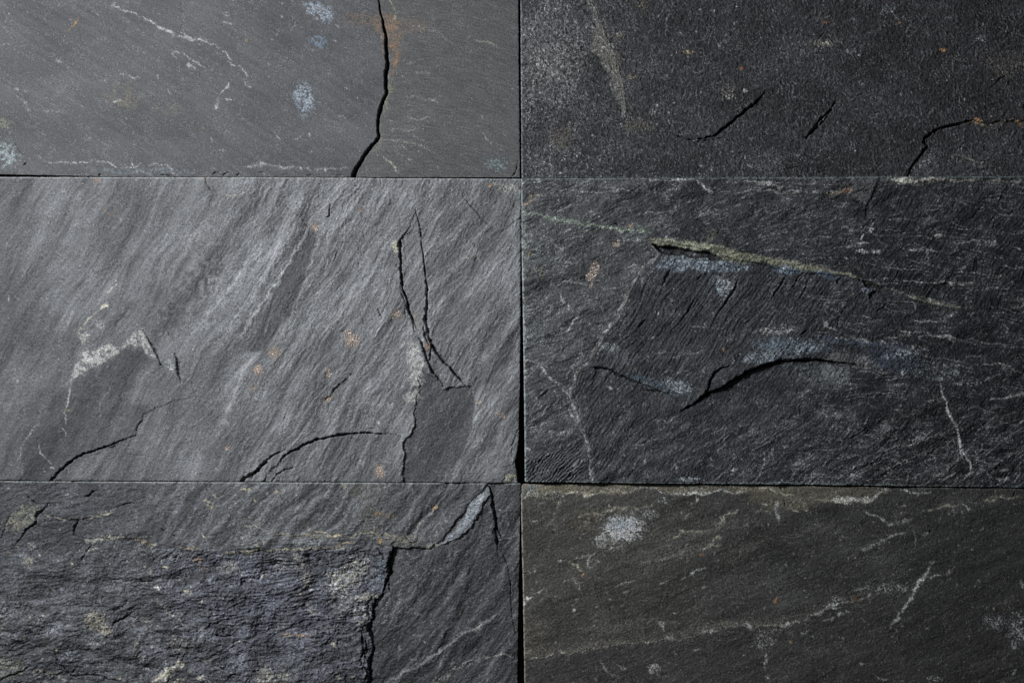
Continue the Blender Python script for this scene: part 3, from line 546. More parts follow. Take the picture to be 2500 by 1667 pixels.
# left: pale crusted slab edge and the dark layer
dl = P('B3', 640, 520, 740, 450, 860, 430, 1000, 330, 1120, 270, 1250, 240, 1330, 330, 1400, 400, 1240, 470, 1150, 560, 1080, 680, 1330, 760, 1240, 820, 1235, 880, 1190, 950, 1180, 1010, 1090, 1040, 900, 1110, 800, 1150, 650, 1200, 570, 1270, 500, 1330, 425, 1420, 200, 1500, 200, 1080, 260, 1010, 400, 790, 470, 660, 560, 600)
s.tint(dl, (0.047, .049, .053), .80, 12, 1.8, 0)
s.tint(P('B3', 700, 1120, 900, 700, 1000, 620, 1200, 600, 1150, 900, 900, 1080), (.12, .12, .125), .25, 20, 2)
sl_ = P('B3', 1700, 665, 1560, 690, 1440, 738, 1340, 768, 1240, 820, 1235, 880, 1190, 950, 1178, 1012, 1090, 1040, 900, 1110, 800, 1150, 650, 1200, 570, 1270, 500, 1335, 425, 1420)
s.ledge(sl_, 0, 1, 0, 1); s.ledge(sl_[::-1], 3.8, 90, 0, 1, (0, 0), 1)
w, D, sg, T = s.line(sl_, 260, .9)
am = s.amp(T, (.1, .5, .7, 1, 1, 1, 1)); s.H[w] += am*np.where(sg > 0, 3.6*np.exp(-D/75), -1.2*np.exp(-D/60))
s.crack(sl_[4:8], 1.3, 7); s.crack(sl_[8:], 2.3, 12, (.2, .9, 1, .9, 1, 1.1, 1.3), .6); s.crack(P('B3', 640, 1225, 560, 1290, 510, 1330, 470, 1395), 1.4, 8)
s.crack(P('B3', 1110, 1178, 1200, 1178, 1300, 1190), .9, 4); s.crack(P('B3', 1300, 1190, 1500, 1210, 1640, 1220, 1770, 1270), .7, 3)
cr = P('B3', 1235, 82, 1270, 125, 1310, 220, 1378, 345, 1295, 305, 1230, 235, 1160, 215, 1080, 262, 1005, 290, 905, 385, 830, 385, 740, 440, 670, 500, 630, 545, 655, 420, 725, 290, 830, 250, 940, 228, 1060, 238, 1120, 190, 1180, 130)
s.tint(cr, (0.34, .35, .33), .8, 5, 1.6, .5, -.12)
s.vein(P('B3', 700, 330, 650, 430, 620, 550, 600, 640), 4, (.30, .32, .31), .6, .1); s.vein(P('B3', 610, 600, 595, 700, 560, 780, 580, 930), 1.8, (.38, .39, .38), .7, .25); s.vein(P('B3', 530, 940, 570, 1020), 1.4, (.36, .37, .36), .6, .2)
s.vein(P('B3', 340, 890, 290, 950, 250, 1000, 190, 1120, 180, 1240), 2.5, (.27, .29, .30), .55, .1); s.vein(P('B3', 340, 1080, 360, 1150, 450, 1250), 1.3, (.38, .39, .38), .8, .1); s.vein(P('B3', 440, 1280, 460, 1290), 2, WHITE, .8, -.1); s.vein(P('B3', 190, 1290, 220, 1395), 1.5, PALE, .5, .1)
s.vein(P('B3', 70, 240, 140, 480, 155, 700, 150, 950), 1.2, PALE, .25, 0); s.vein(P('B3', 990, 540, 910, 660, 870, 760, 870, 850), 1.0, PALE, .4, .1); s.vein(P('B3', 530, 780, 620, 790), 3, (.24, .23, .15), .5, .1)
s.vein(P('B3', 1420, 400, 1470, 405, 1510, 435), 2.4, (.46, .46, .44), .9, 0); s.patch(*P('B3', 1480, 380)[0], 14, 8, -30, (.30, .33, .34), .6, .6, .1)
k1 = P('B3', 1240, 85, 1300, 190, 1360, 295, 1405, 400); s.ledge(k1[::-1], 0, 1, 0, 1); s.ledge(k1, -3.0, 14, 0, 1, (0, 0)); s.crack(k1, 2.4, 9, (.2, .6, .9, 1.1, .5), .5)
w, D, sg, T = s.line(k1, 70, .5); s.H[w] += s.amp(T, (.3, 1, 1, .3))*np.where(sg > 0, 2.6*np.exp(-D/30), -1.5*np.exp(-D/30))
s.crack(P('B3', 1520, 290, 1545, 370, 1560, 450, 1580, 555), 4.6, 10, (.1, .8, 1, .7, .1), .7); s.crack(P('B3', 1668, 530, 1680, 600, 1700, 640), 1.3, 5); s.crack(P('B3', 1470, 100, 1470, 160), 1.3, 4); s.crack(P('B3', 1650, 120, 1660, 160), 1.2, 4)
s.vein(P('B1', 950, 1165, 900, 1172, 860, 1200, 820, 1230, 760, 1290, 730, 1340, 685, 1380, 690, 1430), 1.4, (.40, .38, .32), .8, -.2, jag=.6); s.patch(*P('B1', 915, 1165)[0], 9, 5, 20, (.46, .44, .36), .85, .8, -.3)
s.patch(*P('B1', 735, 1430)[0], 19, 16, 40, (.38, .38, .35), .7, .6, .12); s.patch(*P('B1', 870, 1320)[0], 16, 18, 40, (.30, .31, .30), .6, .6, .2); s.vein(P('B1', 1015, 920, 1010, 980, 965, 1040, 935, 1090), 1.7, (.44, .44, .40), .8, .15); s.vein(P('B1', 890, 1060, 940, 1040), 1.1, (.36, .36, .34), .6, 0)
s.vein(P('B1', 75, 1070, 80, 1130), 1.6, WHITE, .6, .1)
for q, wd, h in [(P('B1', 1150, 985, 1080, 1060, 1060, 1130), 4, -2.2), (P('B1', 1160, 1150, 1100, 1220, 1050, 1290, 990, 1370), 6, -3.4), (P('B1', 1440, 1150, 1410, 1190), 2, -1.5), (P('B1', 870, 460, 880, 560, 850, 620), 2, -1.5), (P('B1', 1000, 470, 930, 480, 880, 580), 1.6, -1.6), (P('B1', 1150, 860, 1130, 890), 2, -1.6)]:
    s.vein(q, wd, (.09, .09, .094), .55, -.4, (.2, 1, 1, .2), 1, h)
a = P('B1', 1785, 40, 1800, 110, 1840, 160, 1890, 185); s.ledge(a, 0, 1, 0, 1); s.crack(a, 1.6, 6, (1, 1, 1, .2)); s.vein(a, 5, (.10, .10, .10), .6, -.3, off=4)
s.vein(P('B1', 1890, 190, 2030, 215, 2120, 190, 2180, 160), 3, (.28, .28, .26), .45, .2); s.patch(*P('B1', 2270, 85)[0], 10, 12, 0, (.2, .19, .19), .5, .5, .3); s.crack(P('B1', 2250, 70, 2245, 100, 2265, 125), 1.0, 4)
e = P('B2', 1740, 150, 1800, 230, 1860, 310, 1930, 390, 2000, 450, 2060, 505); s.ledge(e[::-1], 2.0, 50, .6, 30, (.3, 1, 1, .3)); s.crack(e, .8, 4, jag=1.4)
e = P('B2', 2060, 530, 2150, 500, 2230, 430, 2285, 400); s.ledge(e, 1.8, 60, .6, 30, (.2, 1, 1, 1)); s.vein(P('B2', 1750, 745, 1810, 750, 1875, 790), 1.8, (.38, .36, .28), .6, .1); s.patch(*P('B2', 1870, 690)[0], 16, 20, 40, (.24, .25, .25), .5, .6, .2); s.crack(P('B2', 1820, 700, 1870, 620, 1900, 660), 1.0, 3)
s.patch(*P('B2', 2150, 130)[0], 46, 16, -10, (.34, .34, .30), .6, .6, .32); s.patch(*P('B2', 2030, 115)[0], 4, 5, 0, RUST, .5, .5, 0); s.patch(*P('B2', 905, 340)[0], 4, 8, 0, (.2, .11, .08), .6, .5, .1); s.patch(*P('B2', 1195, 640)[0], 8, 14, 0, (.36, .35, .26), .7, .7, 0)
s.patch(*P('B1', 850, 85)[0], 14, 7, 0, (.26, .17, .09), .5, .5, .3); s.vein(P('B1', 860, 320, 920, 350, 1040, 380), 1.6, (.28, .18, .10), .45, .3); s.vein(P('B1', 1745, 50, 1775, 55), 2.2, RUST, .7, 0)
s.vein(P('B4', 640, 650, 600, 700, 570, 745), 3.5, (.28, .20, .12), .75, .1); s.patch(*P('B3', 2200, 600)[0], 12, 16, 30, (.20, .15, .11), .6, .5, .25); s.patch(*P('B3', 1910, 1300)[0], 12, 4, 0, (.28, .25, .18), .5, .5, .2)
s.patch(*P('B4', 2200, 1370)[0], 20, 10, 20, (.34, .33, .24), .7, .6, .1); s.patch(*P('B4', 2080, 1330)[0], 18, 8, 10, (.27, .28, .26), .5, .6, .1)
s.patch(*P('B4', 2210, 1200)[0], 10, 30, 5, (.24, .27, .29), .5, .6, .2); s.crack(P('B4', 2265, 950, 2230, 1050, 2180, 1130), 1.2, 5)
s.crack(P('B4', 2215, 1090, 2195, 1150, 2210, 1200), 1.0, 4)
sf = aniso(wX, wY, 56, 170, 6.5, 3, 90, .7); s.C *= np.exp(rt*.38*sm(.02, .35, sf)*sm(-.1, .3, fbm(X/120, Y/120, 2, 91)+.1))[..., None]; s.H += .5*rt*sf
s.speck(260, (.40, .41, .42), 1.0, .6); s.hairs(56, 60, 5, .05, (.28, .29, .30), .35, 24)
s.finish(arris=(.34, .36, .36), ak=(.3, .75, .3, .35), grain=.24, deg=52, fl=(5, 3), gh=.24, fleck=.10, vary=.05)
py = [(P('B2', 1205, 1240)[0], 12, 10, 130), (P('B2', 820, 1465)[0], 15, 11, 170), (P('B2', 790, 1420)[0], 9, 12, 60), (P('B2', 490, 480)[0], 11, 4, 55), (P('B4', 150, 290)[0], 12, 11, 90), (P('B4', 20, 440)[0], 7, 12, 70), (P('B3', 2245, 440)[0], 10, 7, 50),
      (P('B4', 605, 440)[0], 5, 5, 30), (P('B4', 625, 480)[0], 6, 4, 30), (P('B4', 1060, 1320)[0], 9, 13, 110), (P('B4', 1932, 725)[0], 4, 4, 16), (P('B4', 2085, 820)[0], 6, 3, 24), (P('B4', 2135, 845)[0], 4, 4, 18), (P('B3', 1985, 1120)[0], 5, 5, 30)]
for (c, rx, ry, n) in py: s.patch(c[0], c[1], rx*1.3, ry*1.3, 0, (.30, .22, .15), .5, .5, .1)
build(s, stone_mat('silvery_slate', 1400, .17, 1.1, .35, 56, 1.8), 'palest silver-grey slate tile with diagonal grain, a lens-shaped split and copper flecks',
      [('split_face', None), ('lens_flake', 'smooth lens-shaped flake between two black splits'), ('lower_layer', 'darker smooth layer exposed at the lower right')],
      [(c[0], c[1], rx, ry, (-50 if i == 3 else 20), n) for i, (c, rx, ry, n) in enumerate(py)], seed=8)

# ================================================================== middle right slab: dark blue-black, lineated, veined
s = Slab([(436, 1272.8), (600, 1273.5), (730, 1276), (860, 1278), (1000, 1280), (1178, 1281.5)], [(433, 2757), (1190, 2757)], [(1272, 436.5), (1850, 434.5), (2070, 434), (2085, 432.5), (2757, 431.5)],
         [(1281, 1175), (1500, 1178), (1910, 1181.5), (2250, 1186), (2500, 1189), (2757, 1191)], 7.0, (0.030, 0.0325, 0.0375), 12)
X, Y = s.X, s.Y
wX = X+22*fbm(X/150, Y/150, 2, 121); wY = Y+22*fbm(X/140, Y/140, 2, 122)
inner = P('C1', 1190, 640, 1230, 700, 1100, 840, 1030, 930, 960, 1040, 930, 1110, 880, 1260, 760, 1400, 690, 1500, 'C3', 700, 180, 680, 270, 560, 420, 465, 600, 485, 710, 540, 900, 590, 1020, 640, 1180, 660, 1500)+P('C4', 2400, 1600, 2400, 300, 'C2', 2400, 1100, 1100, 1000, 760, 890, 200, 780, 'C1', 1800, 740, 1300, 710)
w, m = s.region(inner, 4, 1); IN = np.zeros_like(X); IN[w] = m
ur = P('C2', 1060, 40, 1000, 170, 935, 320, 930, 450, 880, 520, 870, 700, 950, 900, 1200, 1020, 1800, 1200, 3300, 1200, 3300, -50); w, m = s.region(ur, 5, 1); UR = np.zeros_like(X); UR[w] = m
l50 = aniso(wX, wY, 52, 46, 3.6, 3, 123, .65); l25 = aniso(wX, wY, 20, 60, 7, 3, 124, .6)
ril = np.clip(.25+1.8*fbm(X/48, Y/40, 2, 135)+.4, 0, 1)*np.sin((wX*math.sin(math.radians(57))+wY*math.cos(math.radians(57)))*2*np.pi/8.5+6.5*fbm(X/38, Y/38, 3, 125))
Lt = IN*np.clip(1.15-sm(1750, 1900, X)*sm(900, 1000, Y)*.6, 0, 1)
strong = np.clip(IN*sm(980, 860, Y)*sm(2300, 1950, X)+IN*sm(1640, 1500, X)+UR*.9, 0, 1)
s.H += 4.5*fbm(X/210, Y/150, 3, 126)+0.25*s.mid+0.15*s.fine+9*aniso(wX, wY, 24, 300, 70, 3, 133)*(1-.5*IN)+6*aniso(wX, wY, 30, 140, 50, 2, 134)*sm(950, 1060, Y)
s.H += (0.8+0.4*IN)*l50+1.2*(1-np.clip(IN+UR, 0, 1))*l25+strong*(.5*ril+2.2*aniso(wX, wY, 55, 110, 11, 3, 127))
s.mul(1+.30*fbm(X/130, Y/80, 4, 128)+.32*l50+.25*(1-IN)*l25+.25*s.fine+strong*.12*ril); s.R -= .06; s.R -= .04
s.C += (np.clip(UR*.7, 0, 1))[..., None]*(np.array((.021, .024, .028), np.float32)*(1+.5*l50+.4*s.fine)[..., None]-s.C)
s.tint(P('C4', 1700, 900, 1650, 650, 1750, 580, 2400, 450, 2400, 1500, 1850, 1500, 1800, 1200), (.024, .029, .034), .6, 18, 2)
lft = P('C1', -40, 0, 1170, 0, 1180, 620, 1000, 950, 880, 1200, 700, 1450, 'C3', 560, 350, 460, 600, 540, 1000, 560, 1500, -60, 1500); s.tint(lft, (.066, .070, .072), .55, 14, 2)
s.patch(*P('C1', 250, 650)[0], 90, 60, 20, (.11, .12, .115), .45, 1.2, .15); s.patch(*P('C1', 160, 1350)[0], 60, 60, 0, (.11, .12, .125), .4, 1.2, .1)
NI = 1-np.clip(IN+UR, 0, 1)
s.C *= (1-.30*sm(1900, 2250, X)*sm(560, 900, Y)-.15*sm(1500, 2300, X))[..., None]  # darker towards the right: light falloff painted into the colour
s.terrace(22, 320, 42, 1.4, 1.7, 70, NI, warp=.4, k=.5, col=(.20, .21, .21)); s.terrace(50, 110, 22, 1.5, 1.2, 76, np.clip(IN+.6*UR, 0, 1), k=.35, col=(.19, .20, .205), gate=.2)
s.terrace(-4, 420, 60, 1.3, 1.9, 82, warp=.4, mask= sm(1800, 2000, X), k=.65, col=(.20, .21, .215), gate=.1); s.terrace(33, 380, 52, 1.3, 1.6, 88, warp=.4, mask= sm(980, 1060, Y)*sm(1500, 1800, X), k=.65, col=(.20, .21, .215), gate=.0)
# outlines of the inner cleft: lit lip painted as pale lines, step
b1 = P('C1', 1190, 640, 1230, 700, 1100, 840, 1030, 930, 960, 1040, 930, 1110, 880, 1260, 760, 1400, 690, 1500, 'C3', 700, 200, 670, 290, 560, 420, 465, 600, 485, 710, 540, 900, 590, 1020, 640, 1180, 660, 1400)
w, D, sg, T = s.line(b1, 200, .9); am = s.amp(T, (1, 1, 1, .8, .7, .6)); s.H[w] += am*np.where(sg < 0, 3.2*np.exp(-D/45)*sm(0, 8, D), 0)
s.vein(b1, 1.8, (.27, .27, .26), .75, .0, (.8, 1, 1, 1, .8, .8)); s.vein(b1, 1.0, (.24, .24, .23), .4, .05, off=-5); s.vein(b1, 1.1, (.20, .20, .195), .35, .1, off=7); s.vein(b1, 1.1, (.20, .20, .195), .35, .1, off=-12)
# green mineral seam with the dark hollow
seam = P('C1', 40, 345, 200, 375, 350, 425, 500, 420, 750, 485, 900, 500, 1170, 525)
s.vein(seam, 4.5, (.20, .24, .19), .55, .08, (.6, 1, 1, 1)); s.vein(seam, 1.2, (.30, .36, .30), .6, .05, jag=1.6); s.vein(P('C1', 350, 430, 600, 460, 850, 500, 1000, 530, 1170, 540), 1.8, (.28, .33, .28), .5, .1)
s.crack(P('C1', 820, 450, 900, 462, 1000, 465), 1.4, 5); s.crack(P('C1', 90, 430, 150, 410), 2, 5)
sb = P('C1', 1160, 570, 1250, 590, 1400, 590, 1560, 610, 1700, 630, 1900, 690, 2100, 730, 2316, 760, 'C2', 200, 760, 400, 795, 600, 835, 760, 885, 900, 920, 700, 905, 550, 880, 400, 855, 200, 830, 60, 790, 'C1', 2180, 790, 2000, 795, 1850, 780, 1780, 745, 1680, 700, 1480, 670, 1300, 650, 1190, 625)
s.tint(sb, (.17, .175, .13), .9, 3, 1.0, 0.6); s.tint(sb, (.27, .28, .20), .45, 3, 1.2, 0, .25)
w, D, sg, T = s.line(P('C1', 1200, 585, 1560, 610, 1900, 690, 2316, 760, 'C2', 400, 795, 760, 885), 40, 1); s.H[w] += s.amp(T, (.2, 1, 1, .2))*.9*aniso(s.X[w], s.Y[w], -12, 60, 4, 3, 129)
for q, k in [((1180, 590, 1400, 600, 1560, 630, 1760, 650), .6), ((1240, 610, 1450, 640, 1640, 660, 1800, 730), .5), ((1700, 690, 1900, 740, 2130, 790), .5), ((1860, 660, 2100, 740, 2316, 780), .5)]: s.vein(P('C1', *q), 1.3, (.34, .36, .28), k, .1)
for q, k in [((60, 745, 200, 770, 450, 820, 700, 880, 960, 950, 1100, 1000), .6), ((0, 740, 200, 750, 500, 810, 860, 830, 940, 880), .35), ((1100, 1000, 1200, 1035, 1350, 1082, 1500, 1130, 1650, 1165, 1790, 1190, 1850, 1160), .7), ((1350, 1060, 1500, 1110, 1700, 1160), .5)]: s.vein(P('C2', *q), 2.0, (.28, .27, .22), k, .08)
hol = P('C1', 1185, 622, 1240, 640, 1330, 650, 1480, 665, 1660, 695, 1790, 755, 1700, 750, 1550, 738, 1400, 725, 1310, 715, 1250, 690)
s.ridge(P('C1', 1190, 585, 1400, 600, 1560, 612, 1750, 655, 1950, 720, 2150, 760, 2316, 790, 'C2', 400, 835, 600, 870, 800, 905, 1050, 985), 6.5, 46, 12, .5, (.2, 1, 1, 1, .9, .7, .1), 1, -12)
s.ridge(P('C1', 1240, 560, 1400, 555, 1560, 590), 3, 10, 6, .6, deg=-5); s.ridge(seam, 2.2, 9, 5, .6, (.4, 1, 1, .6), 1, -8)
w, m = s.region(hol, 2.2, .8); s.H[w] -= 19*m; s.C[w] += (m*.7)[..., None]*(np.array((.02, .02, .022), np.float32)-s.C[w])  # hollow sunk and darkened, its shade painted in
s.ledge(P('C1', 1170, 600, 1400, 620, 1700, 690, 1850, 750, 2050, 790, 2316, 850, 'C2', 400, 880, 760, 905, 1000, 960, 1090, 1010), 2.6, 60, 2.4, 45, (.5, 1, 1, .8, .6, .8, .6), 1)
pit = P('C2', 880, 930, 1000, 960, 1105, 1010, 1040, 1070, 970, 1115, 1000, 1040, 930, 990); w, m = s.region(pit, 3, 1); s.H[w] -= 7*m; s.C[w] *= (1-.5*m)[..., None]  # pit floor darkened with painted shade
bs = P('C1', 1270, 740, 1480, 745, 1700, 765, 1950, 800, 2060, 830, 1950, 870, 1750, 880, 1500, 860, 1350, 860, 1200, 830)
s.tint(bs, (.065, .085, .108), .7, 5, 1.4, .3); s.tint(bs, (.27, .31, .35), .65, 4, 1.4, .2, .18)
s.vein(P('C1', 1280, 730, 1480, 742, 1700, 768, 1900, 790, 2050, 800), 1.2, (.30, .33, .34), .6, .05)
s.patch(*P('C2', 260, 855)[0], 38, 10, -8, (.09, .125, .17), .8, .8, -.1); s.patch(*P('C2', 600, 900)[0], 40, 8, -10, (.09, .125, .17), .8, .8, -.1); s.patch(*P('C2', 260, 850)[0], 32, 8, -8, (.30, .35, .4), .6, .4, .3)
s.patch(*P('C1', 1790, 990)[0], 34, 18, -35, (.09, .12, .15), .6, .8, 0); s.patch(*P('C1', 1800, 980)[0], 32, 17, -35, (.36, .38, .38), .6, .5, .3); s.patch(*P('C2', 950, 1040)[0], 16, 12, 0, (.22, .26, .32), .6, .6, .25)
for q, wd in [((1345, 840, 1320, 890, 1260, 1000), 4), ((1935, 930, 1900, 1010, 1850, 1090, 1790, 1180, 1740, 1250), 4.2), ((1550, 1090, 1500, 1200, 1420, 1300), 2.2), ((1130, 1280, 1060, 1360), 2.2), ((1620, 890, 1560, 960), 2)]:
    s.crack(P('C1', *q), wd, 6, (.3, 1, .8, .2)); 
for q, wd in [((240, 900, 190, 990, 130, 1090), 3), ((380, 890, 330, 960, 280, 1030), 3), ((720, 920, 680, 970), 5), ((1120, 1140, 1020, 1220), 2.5), ((450, 940, 400, 1030, 350, 1130), 2), ((430, 1370, 370, 1415), 2.4), ((705, 1160, 680, 1230), 2), ((700, 1270, 703, 1360), 1.2)]: s.crack(P('C2', *q), wd, 5, (.3, 1, .8, .2))
# ledge of the lower cleft and arch
lc = P('C3', 690, 412, 760, 428, 830, 440, 900, 492, 1040, 535, 1130, 565, 1210, 605, 1320, 640); s.ledge(lc, 6.5, 34, 4, 60, (.8, 1, 1, .7, .2), .8); s.crack(lc[:5], 2.6, 7, (1, 1, .9, .5)); s.crack(P('C3', 1110, 612, 1180, 618, 1300, 634), 2.0, 7, jag=.4); s.ledge(P('C3', 820, 590, 950, 640, 1060, 690, 1250, 720), -1.5, 20, 0, 10, (.2, 1, .6)); s.ledge(P('C3', 1110, 615, 1300, 636, 1400, 700), 2, 20, 1, 20)
s.patch(*P('C3', 1150, 540)[0], 55, 11, -20, (.08, .105, .13), .65, .9, -.05); s.patch(*P('C3', 1380, 590)[0], 42, 20, -10, (.08, .105, .13), .65, .9, 0); s.patch(*P('C3', 1400, 570)[0], 40, 17, -15, (.36, .39, .41), .65, .5, .25)
arch = P('C3', 1440, 790, 1530, 742, 1600, 692, 1650, 642, 1760, 600, 1850, 540, 1950, 490, 2030, 440, 'C4', 0, 416, 100, 380, 200, 356, 340, 350, 500, 350, 620, 362, 750, 372, 900, 398, 1010, 425)
s.ledge(arch, 0, 1, 0, 1); s.ledge(arch, 8.0, 130, 6, 60, (0, .8, 1, 1, 1, .9, .7, .4, 0), .9); s.ridge([(a, b-7) for a, b in arch[2:]], 4.0, 30, 8, .4, (0, 1, 1, 1, .8, .2), 1, 10); s.ridge(P('C4', 60, 180, 300, 190, 560, 200, 900, 230, 1200, 270, 1500, 260), 5, 26, 20, .4, deg=-3); s.ridge(P('C3', 760, 380, 950, 440, 1150, 500, 1350, 570, 1480, 600), 4.5, 30, 9, .4, deg=-18); s.ridge(P('C4', 560, 420, 700, 420, 900, 470), 4, 12, 40, .5, deg=0); s.crack(arch, 3.4, 13, (.6, 1, .5, .6, .8, 1, .9, .6, .25, .1), .8)
s.crack(P('C3', 1650, 642, 1680, 560, 1720, 462, 1780, 422, 1870, 400), 3.2, 11, (1, 1, .9, .5, .1), .7); s.ledge(P('C3', 1870, 400, 1780, 422, 1720, 462, 1680, 560, 1650, 642), 0, 1, 0, 1); s.ledge(P('C3', 1650, 642, 1680, 560, 1720, 462, 1780, 422, 1870, 400), 2.5, 16, 2, 30, (.6, 1, 1, .1), .7)
s.ledge(P('C4', 550, 340, 620, 300, 700, 290, 850, 310, 1000, 360, 1050, 430), 0, 1, 0, 1); s.tint(P('C4', 560, 345, 620, 300, 700, 290, 850, 310, 1000, 350, 1060, 420, 1000, 425, 900, 395, 750, 368, 620, 360), (.12, .12, .118), .6, 4, 1.2, -.8)
s.patch(*P('C4', 300, 230)[0], 100, 18, -3, (.055, .075, .10), .7, 1, -.1); s.patch(*P('C4', 280, 230)[0], 96, 20, -3, (.30, .34, .36), .6, .5, .34); s.patch(*P('C3', 2150, 320)[0], 60, 16, 8, (.06, .08, .105), .65, 1, -.1); s.patch(*P('C3', 2130, 320)[0], 55, 15, 8, (.33, .36, .38), .6, .5, .3)
s.patch(*P('C4', 1200, 340)[0], 65, 36, -10, (.035, .045, .065), .8, 1.2, -.2); s.patch(*P('C4', 1280, 290)[0], 60, 16, 10, (.32, .36, .38), .7, .6, .36, 1.8); s.patch(*P('C4', 150, 90)[0], 50, 8, 5, (.36, .37, .36), .7, .6, .3, 2); s.patch(*P('C4', 580, 30)[0], 7, 12, 0, (.42, .44, .43), .8, .5, .1); s.vein(P('C4', 590, 60, 620, 80, 690, 85), 2, (.4, .42, .41), .8, .1)
s.patch(*P('C4', 800, 190)[0], 90, 10, -5, (.05, .065, .09), .7, 1, -.1); s.patch(*P('C4', 1500, 450)[0], 90, 24, -5, (.22, .26, .28), .45, .6, .38); s.patch(*P('C4', 650, 460)[0], 44, 20, -14, (.17, .19, .20), .7, 1.0, -.05, 1.6); s.patch(*P('C4', 560, 500)[0], 70, 30, -14, (.10, .115, .12), .5, 1.0, 0, 1.6)  # last two patches: white sheen painted below the arch
s.patch(*P('C1', 2230, 1400)[0], 24, 8, 8, (.36, .37, .36), .7, .6, .15); s.patch(*P('C1', 2230, 1490)[0], 30, 16, 8, (.09, .12, .15), .6, .8, 0); s.patch(*P('C3', 820, 240)[0], 26, 13, -10, (.28, .31, .32), .6, .5, .28); s.vein(P('C4', 1250, 440, 1260, 480), 3.5, (.42, .44, .42), .9, -.1)
G = (.36, .37, .36)
